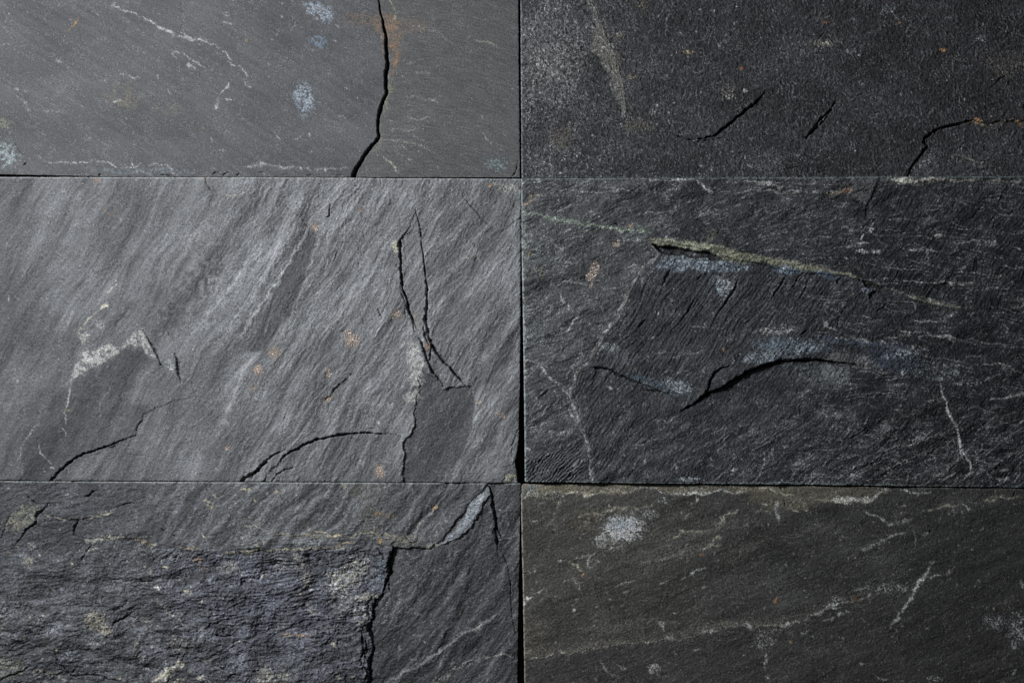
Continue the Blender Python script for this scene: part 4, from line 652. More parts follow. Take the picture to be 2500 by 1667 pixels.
for f, q, wd, k in [
    ('C4', (1580, 565, 1590, 600, 1600, 650, 1650, 780, 1690, 880, 1740, 1000, 1770, 1150, 1790, 1240), 2.6, .75), ('C4', (1610, 610, 1700, 562, 1850, 560, 1950, 545, 2100, 480), 1.6, .6), ('C4', (1490, 400, 1570, 420, 1700, 410, 1860, 405, 1960, 375, 2190, 402), 1.4, .75), ('C4', (2190, 430, 2316, 475), 1.4, .4),
    ('C4', (590, 1422, 700, 1360, 820, 1325, 860, 1275, 990, 1250, 1100, 1150, 1200, 1110, 1400, 1040, 1480, 1030, 1700, 965), 1.6, .5), ('C4', (870, 1420, 1100, 1330, 1280, 1230, 1450, 1170, 1560, 1120, 1700, 1100), 1.5, .5), ('C4', (1240, 1245, 1310, 1225), 2.0, .6),
    ('C4', (1480, 1410, 1640, 1290, 1780, 1190), 3.2, .35), ('C4', (1570, 1400, 1700, 1340), 1.5, .7), ('C4', (1780, 1130, 1840, 1230, 1850, 1330, 1800, 1372), 1.4, .65), ('C4', (1740, 960, 1760, 1080, 1780, 1200), 1.3, .5), ('C4', (1690, 1050, 1720, 1090), 1.6, .6),
    ('C4', (1870, 1345, 1990, 1325, 2100, 1250, 2200, 1190, 2316, 1110), 1.8, .5), ('C4', (2316, 640, 2150, 680, 2000, 700), 1.8, .5), ('C4', (2240, 925, 2290, 880, 2316, 850), 1.6, .5), ('C4', (1940, 1060, 2000, 990, 2000, 900), 1.8, .25), ('C4', (2100, 1325, 2180, 1310), 2.4, .6), ('C4', (2050, 1380, 2190, 1390), 2.2, .5), ('C4', (1470, 700, 1530, 685), 1.3, .5),
    ('C4', (1990, 1330, 2030, 1420), 1.2, .35), ('C4', (130, 1130, 120, 1170, 135, 1220), 1.2, .6), ('C4', (75, 1160, 50, 1280, 0, 1380), 1.2, .45), ('C4', (540, 1270, 480, 1340, 450, 1410), 1.1, .4), ('C4', (820, 1290, 840, 1300, 850, 1280), 2, .5), ('C4', (810, 1355, 840, 1358), 2.4, .9), ('C4', (620, 160, 800, 155, 900, 185, 1050, 190, 1190, 210), 1.6, .6), ('C4', (820, 150, 900, 180, 1000, 188), 2.2, .4),
    ('C4', (1100, 160, 1200, 130, 1260, 118, 1340, 120, 1500, 130, 1600, 150, 1800, 170), 1.5, .55), ('C4', (1240, 85, 1290, 95, 1330, 115), 1.5, .75), ('C4', (1520, 125, 1600, 160, 1740, 185), 1.6, .45), ('C4', (1800, 175, 2000, 200, 2316, 240), 1.2, .3), ('C4', (1300, 1330, 1280, 1400), 1.2, .4), ('C4', (150, 1150, 90, 1060), 1, .2), ('C4', (1200, 790, 1215, 788), 1.6, .8), ('C4', (1100, 950, 1050, 990), 1.2, .3),
    ('C2', (860, 925, 1000, 933, 1210, 936), 1.5, .5), ('C2', (1260, 932, 1400, 950, 1500, 965), 1.3, .75), ('C2', (1520, 962, 1650, 970, 1750, 972, 1890, 976), 1.6, .95), ('C2', (1680, 620, 1760, 620, 1850, 612), 1.1, .7), ('C2', (1850, 610, 1930, 600, 2000, 600, 2070, 618), 1.4, .75),
    ('C2', (650, 668, 760, 650, 850, 645), 1.2, .5), ('C2', (0, 690, 300, 690, 480, 682), .9, .3), ('C2', (1070, 820, 1300, 850), 1.0, .45), ('C2', (1230, 665, 1420, 672, 1600, 680), .9, .5), ('C2', (1700, 865, 2000, 890, 2150, 912), 1.1, .4), ('C2', (1940, 1030, 2100, 1005), 1.1, .4), ('C2', (2190, 665, 2316, 685), 1.5, .6),
    ('C2', (1300, 770, 1380, 790, 1560, 830, 1640, 830), 1.1, .3), ('C2', (1100, 1000, 1140, 800, 1180, 780), 1, .15), ('C2', (1365, 1090, 1366, 1215), .8, .5), ('C2', (1290, 1290, 1550, 1305, 1640, 1300), 1.8, .4), ('C2', (2060, 400, 2180, 380, 2200, 360), 1.2, .4), ('C2', (1600, 560, 1580, 540), 2, .5), ('C2', (480, 590, 620, 555), 1.4, .4), ('C2', (760, 735, 795, 745), 1.5, .7), ('C2', (1460, 650, 1470, 800), 1.6, .25), ('C2', (2100, 810, 2316, 840), 1.2, .35),
    ('C2', (650, 130, 880, 190, 700, 180, 0, 170), 1.2, .3), ('C2', (0, 160, 200, 180, 400, 170, 600, 185, 720, 150), 1.6, .6), ('C2', (0, 110, 100, 105, 200, 130), 3.6, .6), ('C2', (300, 100, 500, 105, 760, 105), 1.2, .3), ('C2', (880, 195, 940, 180), 1.1, .5), ('C2', (860, 230, 930, 270), 1.4, .5),
    ('C1', (1900, 190, 2100, 160, 2316, 165), 1.5, .6), ('C1', (1900, 75, 2100, 95, 2316, 90), 1.2, .5), ('C1', (2150, 100, 2250, 105), 3, .7), ('C1', (1560, 75, 1630, 120, 1650, 150, 1715, 185), 1.9, .85), ('C1', (1160, 62, 1400, 66, 1560, 75), 2, .7), ('C1', (850, 155, 1000, 160, 1200, 155, 1390, 152), 1.3, .6), ('C1', (380, 170, 700, 175, 900, 165), .9, .4), ('C1', (450, 148, 520, 150), 1.5, .6),
    ('C1', (540, 230, 530, 270), 1.2, .5), ('C1', (900, 597, 1170, 600), 1.0, .5), ('C1', (1050, 365, 1200, 360, 1350, 345), 1.0, .35), ('C1', (1300, 290, 1330, 285), 1.5, .5), ('C1', (310, 940, 305, 990, 370, 1000, 380, 960), 1.4, .4), ('C1', (370, 1050, 400, 1110, 460, 1160, 460, 1200), 1.4, .5), ('C1', (550, 1240, 500, 1290, 470, 1340, 440, 1410), 2.2, .5), ('C1', (480, 1180, 490, 1290), 1.5, .35),
    ('C1', (950, 830, 1020, 810, 1050, 822), 1.2, .5), ('C1', (350, 645, 400, 690, 450, 655), 2.0, .4), ('C1', (380, 960, 500, 960, 650, 985), 1.2, .3), ('C1', (650, 1150, 740, 1170, 770, 1230), 1.2, .25), ('C1', (1245, 1225, 1255, 1230), 2, .7), ('C1', (1400, 1215, 1410, 1230), 2, .7), ('C1', (1500, 1340, 1650, 1345), 1.2, .35), ('C1', (1760, 1050, 1840, 1100), 1.2, .6),
    ('C3', (90, 360, 180, 395, 250, 460, 330, 540, 400, 610, 460, 640), 1.8, .6), ('C3', (180, 395, 260, 405), 1.3, .4), ('C3', (90, 650, 180, 675, 260, 620, 340, 580), 1.6, .4), ('C3', (100, 950, 260, 910, 480, 860), 1.4, .4), ('C3', (250, 990, 420, 970, 540, 950), 1.4, .35), ('C3', (470, 800, 500, 840), 1.8, .6), ('C3', (460, 410, 520, 380, 560, 300), 1.4, .3), ('C3', (570, 160, 575, 300, 545, 430), 1.8, .3), ('C3', (350, 545, 440, 610, 460, 530), 1.4, .35),
    ('C3', (1000, 1080, 1080, 1075, 1140, 1050, 1180, 1052), 1.2, .5), ('C3', (1180, 870, 1320, 890, 1400, 820), 1.5, .35), ('C3', (1110, 1140, 1130, 1200, 1120, 1350), 1.2, .25), ('C3', (1340, 350, 1420, 320, 1480, 290, 1640, 270), 1.1, .35), ('C3', (1210, 290, 1340, 290), 1, .4), ('C3', (805, 595, 835, 605), 2, .8), ('C3', (1140, 180, 1170, 160, 1220, 150), 1.1, .35), ('C3', (2080, 1400, 2150, 1290, 2180, 1160), 1.1, .5), ('C3', (2240, 1120, 2225, 1180), 1.4, .5), ('C3', (1700, 1260, 1770, 1280), 1.1, .3),
    ('C3', (1870, 1310, 1910, 1290), 2.4, .5), ('C3', (1370, 1260, 1375, 1290, 1400, 1280), 1.2, .6), ('C3', (650, 1080, 660, 1100), 1.5, .6), ('C3', (720, 1230, 735, 1240), 1.8, .6), ('C3', (1870, 340, 1880, 380), 1.4, .5), ('C3', (1690, 1180, 1700, 1230), 1, .3), ('C3', (90, 1130, 115, 1135), 1.8, .9), ('C3', (620, 1050, 640, 1180, 650, 1240), 1.3, .4), ('C3', (480, 1400, 520, 1260, 600, 1210), 1.6, .4)]:
    s.vein(P(f, *q), wd*1.12, G, min(1, k*1.25), -.1, jag=1.0)
    if len(q) > 6 and k > .38: s.ledge(P(f, *q), 2.6*k+wd*.4, 26, 1.6, 22, (0, 1, 1, .8, 0), 1.0)
for (x, y, rx, ry) in [(910, 622, 9, 2.6), (905, 690, 8, 2.2), (995, 700, 5, 2.5), (1052, 702, 6, 2.6), (972, 490, 5, 1.8), (972, 516, 3, 2), (902, 560, 1.4, 5), (1575, 553, 8, 3.5)]:
    s.patch(*P('C2', x, y)[0], rx*1.3, ry*1.5, 0, (.42, .44, .42), .95, .5, -.35)
s.vein(P('C2', 1160, 62, 1300, 72, 1450, 60, 1560, 75, 1720, 64), 3.6, (.48, .47, .42), .9, 0); s.patch(*P('C2', 1260, 68)[0], 20, 7, 0, (.52, .51, .45), .95, .7, -.3); s.vein(P('C2', 1180, 100, 1400, 105, 1600, 85, 1900, 75, 2316, 90), 2.4, (.25, .25, .21), .55, .1)
s.tint(P('C2', 830, 30, 1060, 40, 1000, 170, 940, 280, 860, 250, 800, 200, 820, 120), (.085, .09, .09), .7, 4, 1.3, 1.5); s.ledge(P('C2', 1060, 40, 1000, 170, 935, 320, 930, 450, 880, 520, 870, 660), -3.2, 30, 0, 20, (0, 0)); s.ledge(P('C2', 870, 660, 880, 520, 930, 450, 935, 320, 1000, 170, 1060, 40), 1.4, 60, 1, 30, (.2, .6, 1, 1, 1), .8)
s.patch(*P('C2', 760, 165)[0], 14, 9, 15, (.34, .17, .08), .6, .5, .15); s.patch(*P('C2', 680, 190)[0], 16, 6, 15, (.26, .20, .11), .5, .5, .1)
s.crack(P('C2', 820, 245, 860, 262, 930, 275), 1.8, 6); s.crack(P('C2', 560, 178, 600, 172), 1.3, 4)
hz = sm(505, 485, Y)*sm(2085, 2060, X); s.H += hz*.9*aniso(X, Y, 1, 60, 3.4, 3, 130); s.mul(1+hz*.35*aniso(X, Y, 1, 80, 4, 3, 131))
s.tint(P('C1', 60, 145, 400, 140, 800, 142, 1300, 135, 1290, 150, 800, 158, 400, 156, 60, 156), (.02, .02, .022), .6, 3, 1, -1.2); s.tint(P('C1', 1770, 90, 1980, 85, 2000, 160, 1850, 175), (.025, .027, .03), .6, 8, 1.2, -1)
s.vein(P('C1', 200, 185, 150, 240, 100, 275, 55, 300), 2.4, (.40, .33, .22), .7, .15); s.vein(P('C1', 110, 170, 130, 230), 2, (.38, .31, .2), .6, .15); s.vein(P('C1', 160, 850, 190, 840), 2, (.27, .26, .15), .5, 0); s.patch(*P('C1', 230, 890)[0], 8, 10, 0, (.25, .25, .17), .5, .5, .1); s.patch(*P('C1', 120, 710)[0], 4, 5, 0, (.35, .30, .15), .5, .5, 0)
s.patch(*P('C1', 1700, 550)[0], 10, 18, -30, (.13, .12, .07), .5, .6, .1); s.crack(P('C1', 1790, 480, 1740, 560), 1.6, 3); s.patch(*P('C3', 1800, 250)[0], 4, 4, 0, (.40, .2, .08), .8, .5, -.1); s.patch(*P('C1', 1000, 462)[0], 5, 4, 0, (.40, .2, .1), .7, .5, 0)
# rippled lower left corner
rp = P('C3', 80, 1260, 180, 1180, 300, 1130, 560, 1080, 580, 1300, 460, 1500, 80, 1500); w, m = s.region(rp, 10, 1); r2 = np.sin((wX[w]*math.sin(math.radians(48))+wY[w]*math.cos(math.radians(48)))*2*np.pi/7.5+5*fbm(s.X[w]/20, s.Y[w]/20, 2, 132)); s.H[w] += m*1.6*r2; s.C[w] *= (1+.3*m*r2-.2*m)[..., None]
s.ledge(P('C1', 590, 870, 600, 930, 520, 935), 0, 1, 0, 1); s.tint(P('C1', 470, 800, 600, 800, 660, 830, 590, 880, 590, 940, 500, 940, 430, 900), (.04, .04, .042), .6, 5, 1, -2); s.crack(P('C1', 590, 880, 600, 930, 530, 940), 1.4, 4)
s.vein(P('C1', 420, 700, 600, 650, 830, 650), 12, (.035, .035, .037), .5, -.3, raise_=-1.5)
s.patch(*P('C3', 1470, 1390)[0], 34, 6, 0, (.30, .34, .36), .7, .5, .2); s.patch(*P('C4', 300, 1420)[0], 150, 3, 0, (.22, .27, .28), .6, .5, .2)
for y0 in range(520, 1180, 26): s.patch(1279+.004*(y0-500), y0, 5, 15, 0, (.26, .28, .275), .6, .6, .12)
s.hairs(16, 160, 18, .035, (.25, .255, .255), .7, 43, 30, sm(1480, 1250, X)+sm(700, 520, Y)); s.hairs(10, 200, 26, .04, (.25, .255, .255), .6, 37, 36, sm(1780, 2000, X)*sm(640, 760, Y)); s.hairs(34, 170, 24, .035, (.24, .25, .25), .6, 39, 30, sm(1650, 1850, X)*sm(930, 1050, Y)); s.hairs(52, 70, 7, .045, (.20, .21, .215), .6, 25, 16); s.hairs(22, 120, 15, .035, (.22, .225, .225), .55, 29, 24, 1-.8*IN)
s.hairs(30, 140, 22, .03, (.21, .215, .215), .5, 33, 30, sm(1000, 1100, Y))
s.speck(300, (.40, .42, .43), 1.0, .7); s.speck(1200, (.22, .24, .26), 1.0, .5)
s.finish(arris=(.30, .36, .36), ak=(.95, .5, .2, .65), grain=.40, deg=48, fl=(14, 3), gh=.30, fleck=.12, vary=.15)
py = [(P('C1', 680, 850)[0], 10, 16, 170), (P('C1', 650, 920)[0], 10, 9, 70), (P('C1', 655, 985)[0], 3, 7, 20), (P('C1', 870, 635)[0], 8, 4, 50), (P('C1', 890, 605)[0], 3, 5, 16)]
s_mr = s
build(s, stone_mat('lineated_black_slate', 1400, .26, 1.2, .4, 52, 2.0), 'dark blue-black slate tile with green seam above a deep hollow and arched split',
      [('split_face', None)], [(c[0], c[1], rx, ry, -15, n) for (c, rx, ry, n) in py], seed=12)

# ================================================================== bottom left slab: rough rippled blue-black
s = Slab([(1174, -208), (1914, -208)], [(1180, 1271), (1300, 1268.5), (1480, 1265.5), (1667, 1262.5), (1914, 1258)], [(-208, 1173), (0, 1174), (650, 1177), (1262, 1179.5), (1268, 1181), (1271, 1185)],
         [(-208, 1914), (1258, 1918)], 1.0, (0.046, 0.049, 0.055), 15)
X, Y = s.X, s.Y
wX = X+26*fbm(X/130, Y/130, 3, 151); wY = Y+26*fbm(X/120, Y/120, 3, 152)
seam = P('D1', -900, 700, -300, 620, 0, 585, 130, 600, 400, 540, 640, 500, 700, 480, 850, 465, 950, 462, 1150, 512, 1300, 520, 1530, 556, 1700, 590, 2010, 575, 'D2', 100, 568, 270, 560, 420, 550, 560, 540, 700, 552, 850, 540, 1000, 530, 1130, 510, 1290, 550, 1330, 525)
ck = P('D2', 1025, 535, 1000, 640, 985, 760, 945, 860, 885, 960, 855, 1050, 855, 1180, 872, 1280, 855, 1400, 835, 1568, 820, 2300)
rough = P('D1', -900, 700, -300, 620, 0, 585, 400, 540, 640, 500, 700, 480, 850, 465, 950, 462, 1150, 512, 1300, 520, 1530, 556, 1700, 590, 2010, 575, 'D2', 270, 560, 560, 540, 850, 545)+ck+P('D1', -900, 2400)
w, m = s.region(rough, 16.0, 2.6); RG = np.zeros_like(X); RG[w] = m
RS2 = np.zeros_like(X); w, m2 = s.region(rough, 2.0, 1.2); RS2[w] = m2; RG = np.where(X > 620, .5*RS2+.5*RG, RG)*(1-.45*sm(520, 120, X)*sm(1500, 1380, Y))
rs = P('D2', 1290, 550, 1020, 540)+ck[1:]+P('D2', 3000, 2300, 3000, 300, 1990, 40, 1740, 60, 1600, 210, 1380, 500)
w, m = s.region(rs, 2, 1); RS = np.zeros_like(X); RS[w] = m
UP = np.clip(1-RG-RS, 0, 1)
rip = np.sin((wX*math.sin(math.radians(11))+wY*math.cos(math.radians(11)))*2*np.pi/9.0+4.5*fbm(X/34, Y/22, 3, 153))
a1 = aniso(wX, wY, 13, 60, 8, 4, 154, .65); a2 = aniso(wX, wY, 55, 130, 20, 4, 155, .6); lump = fbm(wX/60, wY/45, 4, 156, .55); ridg = 1-2*np.abs(fbm(wX/48, wY/30, 4, 157, .6))
ra = sm(200, 620, X)*.65+.35
s.H += 1.5*fbm(X/200, Y/150, 2, 158)+.7*s.mid+.4*s.fine
rm_ = np.clip(.15+2.2*fbm(X/80, Y/60, 2, 159), 0, 1); mf = 1-2*np.abs(fbm(wX/20, wY/9, 4, 162, .7)); s.H += RG*(8*lump+.95*rip*ra*rm_+2.6*a1+2.0*ridg+.9*mf-2.0)
s.H += 20*fbm(wX/170, wY/110, 3, 163)*RG+UP*6*aniso(wX, wY, 45, 200, 80, 2, 164)+RS*9*aniso(wX, wY, 56, 260, 80, 2, 165)
s.H += UP*(2.4*a1*sm(560, 200, X)+2.4*a2*sm(300, 700, X)+1.2*ridg*sm(700, 300, X))+RS*(2.6*a2+.5*aniso(wX, wY, 10, 40, 4, 2, 160)-4.5)
s.mul(1+.35*fbm(X/110, Y/80, 4, 161)+.22*a1*(1-RS)+.22*s.fine+RG*.12*rip*ra*rm_+.3*RG*ridg+.25*RG*mf-.2*RG)
s.C += (RG*.45*sm(300, 600, X))[..., None]*(np.array((.068, .073, .094), np.float32)*(1+.15*rip*rm_+.9*lump)[..., None]-s.C)  # bluish sheen of the rough folds painted as colour
s.C += (RS*.6)[..., None]*(np.array((.050, .050, .053), np.float32)*(1+.35*a2+.25*s.fine)[..., None]-s.C); s.R -= .10*RG
UPc = UP*sm(200, 420, X); s.C += (UPc*.55)[..., None]*(np.array((.100, .104, .110), np.float32)*(1+.35*a2+.25*s.mid)[..., None]-s.C)
s.terrace(24, 170, 80, 1.5, 5.5, 64, RG*.9*(.5+.5*sm(200, 600, X)), k=.6, col=(.19, .20, .22), warp=1.6, w=6, o=3, gain=.5); s.terrace(16, 90, 30, 2.0, 2.6, 70, RG, k=.5, col=(.17, .18, .20), warp=1.6); s.terrace(62, 80, 34, 1.4, 1.6, 76, RG, k=.4, col=(.19, .20, .21), warp=1.5)
s.terrace(22, 120, 26, 1.7, 1.8, 82, UP*sm(420, 250, X), k=.35, col=(.17, .18, .185)); s.terrace(52, 110, 38, 1.3, 1.5, 88, UP*sm(300, 500, X), k=.4, col=(.17, .175, .18)); s.terrace(50, 170, 34, 1.4, 1.5, 94, RS, k=.4, col=(.15, .155, .16))
for (q, h, a_, b_) in [(('D2', 480, 760, 600, 680, 700, 630, 820, 600), 7, 12, 26), (('D2', 520, 900, 640, 830, 760, 790, 850, 720), 8, 12, 26), (('D2', 720, 930, 820, 915, 900, 905), 7, 8, 16), (('D2', 380, 960, 400, 1010, 480, 1050, 640, 1040, 700, 960, 640, 910), 6, 8, 16), (('D2', 740, 1000, 780, 1100, 770, 1200), 6, 10, 20),
                      (('D2', 280, 600, 330, 690, 400, 740), 5, 9, 16), (('D1', 1400, 900, 1500, 800, 1650, 760, 1800, 700), 6, 14, 30), (('D1', 1000, 1440, 1010, 1320, 1060, 1200, 1150, 1150), 6, 12, 16), (('D1', 250, 980, 400, 960, 560, 900, 760, 860), 5, 16, 34), (('D1', 100, 760, 300, 700, 500, 640, 640, 600), 6, 16, 34), (('D1', 700, 1420, 900, 1350, 1100, 1330), 5, 14, 26), (('D1', 1600, 1180, 1750, 1120, 2000, 1080), 6, 16, 30), (('D1', 1620, 1470, 1800, 1380, 2010, 1330), 6, 20, 34), (('D2', 0, 1290, 200, 1240, 420, 1210, 640, 1130), 5, 16, 30), (('D2', 20, 1500, 240, 1400, 460, 1340), 5, 18, 30)]:
    s.ridge(P(*q), h, a_, b_, .4, (0, 1, 1, 0), 1.6, 14); s.vein(P(*q), 5, (.13, .14, .155), .4, .1, (0, 1, 1, 0), 2.0)
s.ridge(P('D1', 1500, 545, 1700, 560, 2010, 520, 'D2', 100, 500, 300, 500, 560, 500, 800, 480, 1000, 490, 1200, 515), 4.5, 40, 16, .8, (.1, 1, 1, 1, .6), 1.4, 6); s.ridge(P('D1', 620, 490, 760, 460, 950, 440, 1150, 480), 5, 20, 10, .6, (0, 1, 1, 0), 1.4, 6); s.ridge(P('D1', 340, 290, 520, 325, 740, 300, 870, 262), 4, 22, 9, .5, (0, 1, 1, 0), 1.2, 8)
s.ridge(P('D2', 1740, 130, 1660, 250, 1600, 360, 1500, 440, 1380, 505), 4.5, 9, 12, .3, (0, 1, 1, 0), .8, 55)
v_ = aniso(wX, wY, 52, 150, 16, 4, 171, .62); s.C *= np.exp((RS+UP*sm(250, 450, X))*.32*v_/v_.std()-.03)[..., None]
bm_ = np.exp(-((X-720)/190)**2-((Y-1440)/110)**2); rp_ = np.sin((wX*math.sin(math.radians(9))+wY*math.cos(math.radians(9)))*2*np.pi/8.6+3*fbm(X/60, Y/30, 2, 172)); s.H += RG*bm_*1.5*rp_*(.6+.8*fbm(X/40, Y/40, 2, 173)); s.C += (RG*bm_*.5)[..., None]*(np.array((.085, .092, .115), np.float32)*(1+.3*rp_)[..., None]-s.C)  # bluish sheen painted where the ripples are strongest
# seam
s.ledge(seam, 3.0, 50, 0.6, 40, (.1, .3, .0, .5, .1, .8, .2, .8), 1.6, 3.0)
s.vein(P('D1', 640, 500, 700, 488, 800, 470, 950, 460), 4.0, (.42, .41, .36), .8, .05); s.vein(P('D1', 1000, 480, 1100, 510, 1190, 525), 2.6, (.40, .34, .24), .7, .1); s.vein(P('D1', 1300, 515, 1400, 545, 1480, 545, 1540, 560), 2.2, (.34, .27, .17), .6, .15); s.vein(P('D1', 1150, 460, 1080, 465), 2, (.33, .33, .30), .5, .1)
s.vein(P('D1', 1700, 588, 2010, 573, 'D2', 100, 568, 270, 560, 420, 550, 560, 543, 700, 552), 1.9, (.40, .36, .24), .8, -.05); s.vein(P('D2', 560, 540, 640, 515, 730, 505), 2, (.38, .33, .2), .7, 0); s.vein(P('D2', 90, 435, 300, 455, 500, 452, 680, 458, 780, 430, 950, 445, 1150, 465, 1290, 500), 2.6, (.27, .25, .17), .6, .1)
s.vein(P('D2', 370, 385, 380, 410, 450, 422, 510, 430, 560, 455, 680, 455), 1.1, (.42, .36, .24), .8, -.1, jag=.8); s.patch(*P('D2', 350, 510)[0], 34, 11, -8, (.17, .18, .19), .8, 1.4, -.2, raise_=1); s.patch(*P('D2', 1060, 500)[0], 46, 13, 0, (.17, .165, .145), .6, .8, .05); s.patch(*P('D2', 915, 500)[0], 5, 5, 0, (.42, .28, .12), .8, .5, -.1)
s.vein(P('D2', 900, 470, 1100, 490, 1200, 520, 1290, 550), 2, (.28, .25, .17), .5, .1); s.vein(P('D2', 1255, 560, 1300, 540, 1350, 520, 1400, 510), 3, (.36, .34, .28), .8, -.1); s.vein(P('D2', 1260, 560, 1200, 610, 1100, 670), 1.4, (.24, .24, .23), .6, .05); s.crack(P('D2', 1120, 480, 1170, 520, 1200, 500), 1.8, 6); s.crack(P('D2', 1290, 500, 1320, 510), 2, 6)
s.ledge(P('D2', 0, 430, 100, 440, 300, 458, 500, 455), 1.6, 20, .5, 20)
# big crack: the left block stands higher, crumbling edge
w, D, sg, T = s.line(ck, 90, 1.5); s.H[w] += s.amp(T, (.4, 1, 1, 1, 1, 1))*np.where(sg > 0, 4*np.exp(-D/28), -3*np.exp(-D/26))
cw = np.interp(s.Y[w], [1330, 1370, 1410, 1440, 1470, 1500, 1545, 1580, 1620, 1667], [1.2, 3, 5, 2.6, 2.4, 5, 5.5, 4, 6, 5.5]); s.H[w] -= 17*np.clip(1.25-D/(cw*(1+.8*s.mid[w])), 0, 1)*(sg > -cw*.8)
s.K[(RS > .5)] = 1
for q, wd in [((1000, 560, 990, 660, 960, 700), 2), ((905, 550, 930, 600, 945, 640), 1.8), ((960, 780, 990, 820, 1000, 880), 1.6), ((830, 970, 820, 1030, 835, 1100), 2.4), ((790, 1170, 780, 1260, 800, 1330, 780, 1420), 2.6), ((810, 1250, 815, 1350, 840, 1420), 2.4), ((900, 880, 940, 900, 900, 980), 1.6), ((800, 1440, 830, 1500, 800, 1568), 2.4), ((865, 1480, 850, 1568), 3)]: s.crack(P('D2', *q), wd, 9, (.4, 1, 1, .4), 1.6)
# crack at the right
s.crack(P('D2', 1745, 85, 1765, 140, 1780, 230, 1795, 330, 1810, 410, 1838, 472), 4.2, 14, (.4, .7, 1, 1.1, .9, .2), .6); s.crack(P('D2', 1795, 350, 1798, 440, 1805, 500, 1802, 585), 3.6, 12, (.3, 1, 1, .1), .6); s.ledge(P('D2', 1745, 85, 1780, 230, 1795, 330, 1810, 410, 1802, 585), 0, 1, 0, 1); s.ledge(P('D2', 1745, 85, 1780, 230, 1795, 330, 1810, 410, 1802, 585)[::-1], 2.8, 50, -1.5, 30, (.4, 1, 1, .5), .6)
s.crack(P('D2', 1838, 570, 1880, 680, 1905, 800, 1912, 1000, 1940, 1195), 1.1, 7, (.3, .8, 1, .8, .9), .5); s.crack(P('D2', 1770, 420, 1790, 460), 2, 7); s.ledge(P('D2', 1838, 570, 1880, 680, 1905, 800, 1912, 1000, 1940, 1195), -1.0, 40, 0, 1, (0, 0))
# bands in the smooth right piece
bd = P('D2', 1755, 60, 1745, 160, 1680, 260, 1640, 320, 1610, 400, 1500, 480, 1380, 522, 1340, 520, 1400, 490, 1500, 405, 1545, 320, 1590, 220, 1680, 120, 1710, 60)
s.tint(bd, (.20, .225, .25), .8, 3, 1, 1.0); s.tint(bd, (.28, .29, .30), .4, 3, 1, 0, .1); s.ledge(P('D2', 1740, 160, 1680, 260, 1640, 320, 1610, 400, 1500, 480, 1380, 522)[::-1], 0, 1, 0, 1); s.ledge(P('D2', 1380, 522, 1500, 480, 1610, 400, 1640, 320, 1680, 260, 1745, 160), 3.0, 60, 1, 20, (.4, 1, 1, 1))
s.ledge(P('D2', 1160, 460, 1210, 390, 1300, 290, 1390, 190, 1440, 70), 2.6, 5, -0.0, 10, (0, 0)); w, D, sg, T = s.line(P('D2', 1160, 460, 1210, 390, 1300, 290, 1390, 190, 1450, 60), 60, 1); s.H[w] += np.where(sg < 0, -5.5*np.exp(-D/16)*sm(0, 3, D), 1.0*np.exp(-D/20)); s.C[w] *= (1-.45*np.exp(-D/14)*(sg < 0))[..., None]  # low side darkened: the ledge's shading painted in
s.vein(P('D2', 1160, 462, 1210, 390, 1300, 290, 1350, 240), 2.2, (.26, .26, .25), .65, 0); s.patch(*P('D2', 1340, 245)[0], 9, 4, 40, (.34, .24, .14), .8, .5, -.1)
s.vein(P('D2', 530, 440, 600, 370, 680, 300, 760, 240, 830, 200), 4, (.16, .18, .195), .6, .0); s.vein(P('D2', 530, 430, 600, 350, 680, 270), 3, (.035, .036, .038), .7, -.3, raise_=-1.5); s.vein(P('D2', 190, 60, 150, 150, 155, 280), 3, (.16, .17, .175), .4, 0); s.ledge(P('D2', 180, 320, 240, 300, 310, 300), -1, 20)
s.patch(*P('D2', 900, 292)[0], 14, 5, 0, (.34, .22, .09), .7, .5, .1); s.patch(*P('D2', 980, 300)[0], 12, 8, 0, (.22, .15, .09), .6, .5, .15); s.patch(*P('D2', 840, 330)[0], 34, 50, 20, (.11, .105, .08), .45, 1, .15)
s.patch(*P('D2', 820, 120)[0], 60, 26, 0, (.12, .115, .09), .45, 1, .15); s.vein(P('D2', 630, 70, 690, 105), 3, (.34, .31, .23), .7, .1); s.vein(P('D2', 120, 120, 200, 110), 3.4, (.34, .30, .22), .7, .1); s.vein(P('D1', 1820, 110, 1900, 95), 3.2, (.40, .37, .28), .8, 0); s.vein(P('D1', 1550, 230, 1625, 228), 2.4, (.30, .27, .19), .6, 0); s.vein(P('D1', 1545, 455, 1560, 495), 3, (.34, .32, .27), .8, 0); s.speck(12, (.42, .38, .28), 1.8, .9, (500, 1190, 660, 1240))
lo = P('D2', 1880, 980, 1720, 1110, 1560, 1190, 1400, 1310, 1250, 1410, 1100, 1490, 980, 1568); s.vein(lo, 5.5, (.15, .165, .175), .7, -.1, (.2, .8, 1, 1, .7, .6), 1, 1.2); s.vein(P('D2', 1480, 1230, 1360, 1340, 1240, 1420), 4, (.19, .20, .205), .6, 0); s.vein(P('D2', 1630, 1170, 1700, 1120), 2.4, (.4, .4, .38), .8, .1)
dkb = P('D2', 1670, 880, 1590, 890, 1540, 960, 1480, 1070, 1420, 1180, 1350, 1320, 1310, 1370, 1400, 1300, 1480, 1190, 1560, 1070, 1560, 960, 1600, 910); w, m = s.region(dkb, 7, 1.2); s.H[w] -= 4*m; s.C[w] *= (1-.45*m)[..., None]  # sunken bands, here and below: hollow shade painted as darker colour
dkb = P('D2', 1640, 600, 1600, 700, 1560, 840, 1530, 940, 1600, 860, 1640, 740); w, m = s.region(dkb, 8, 1.2); s.H[w] -= 2*m; s.C[w] *= (1-.3*m)[..., None]
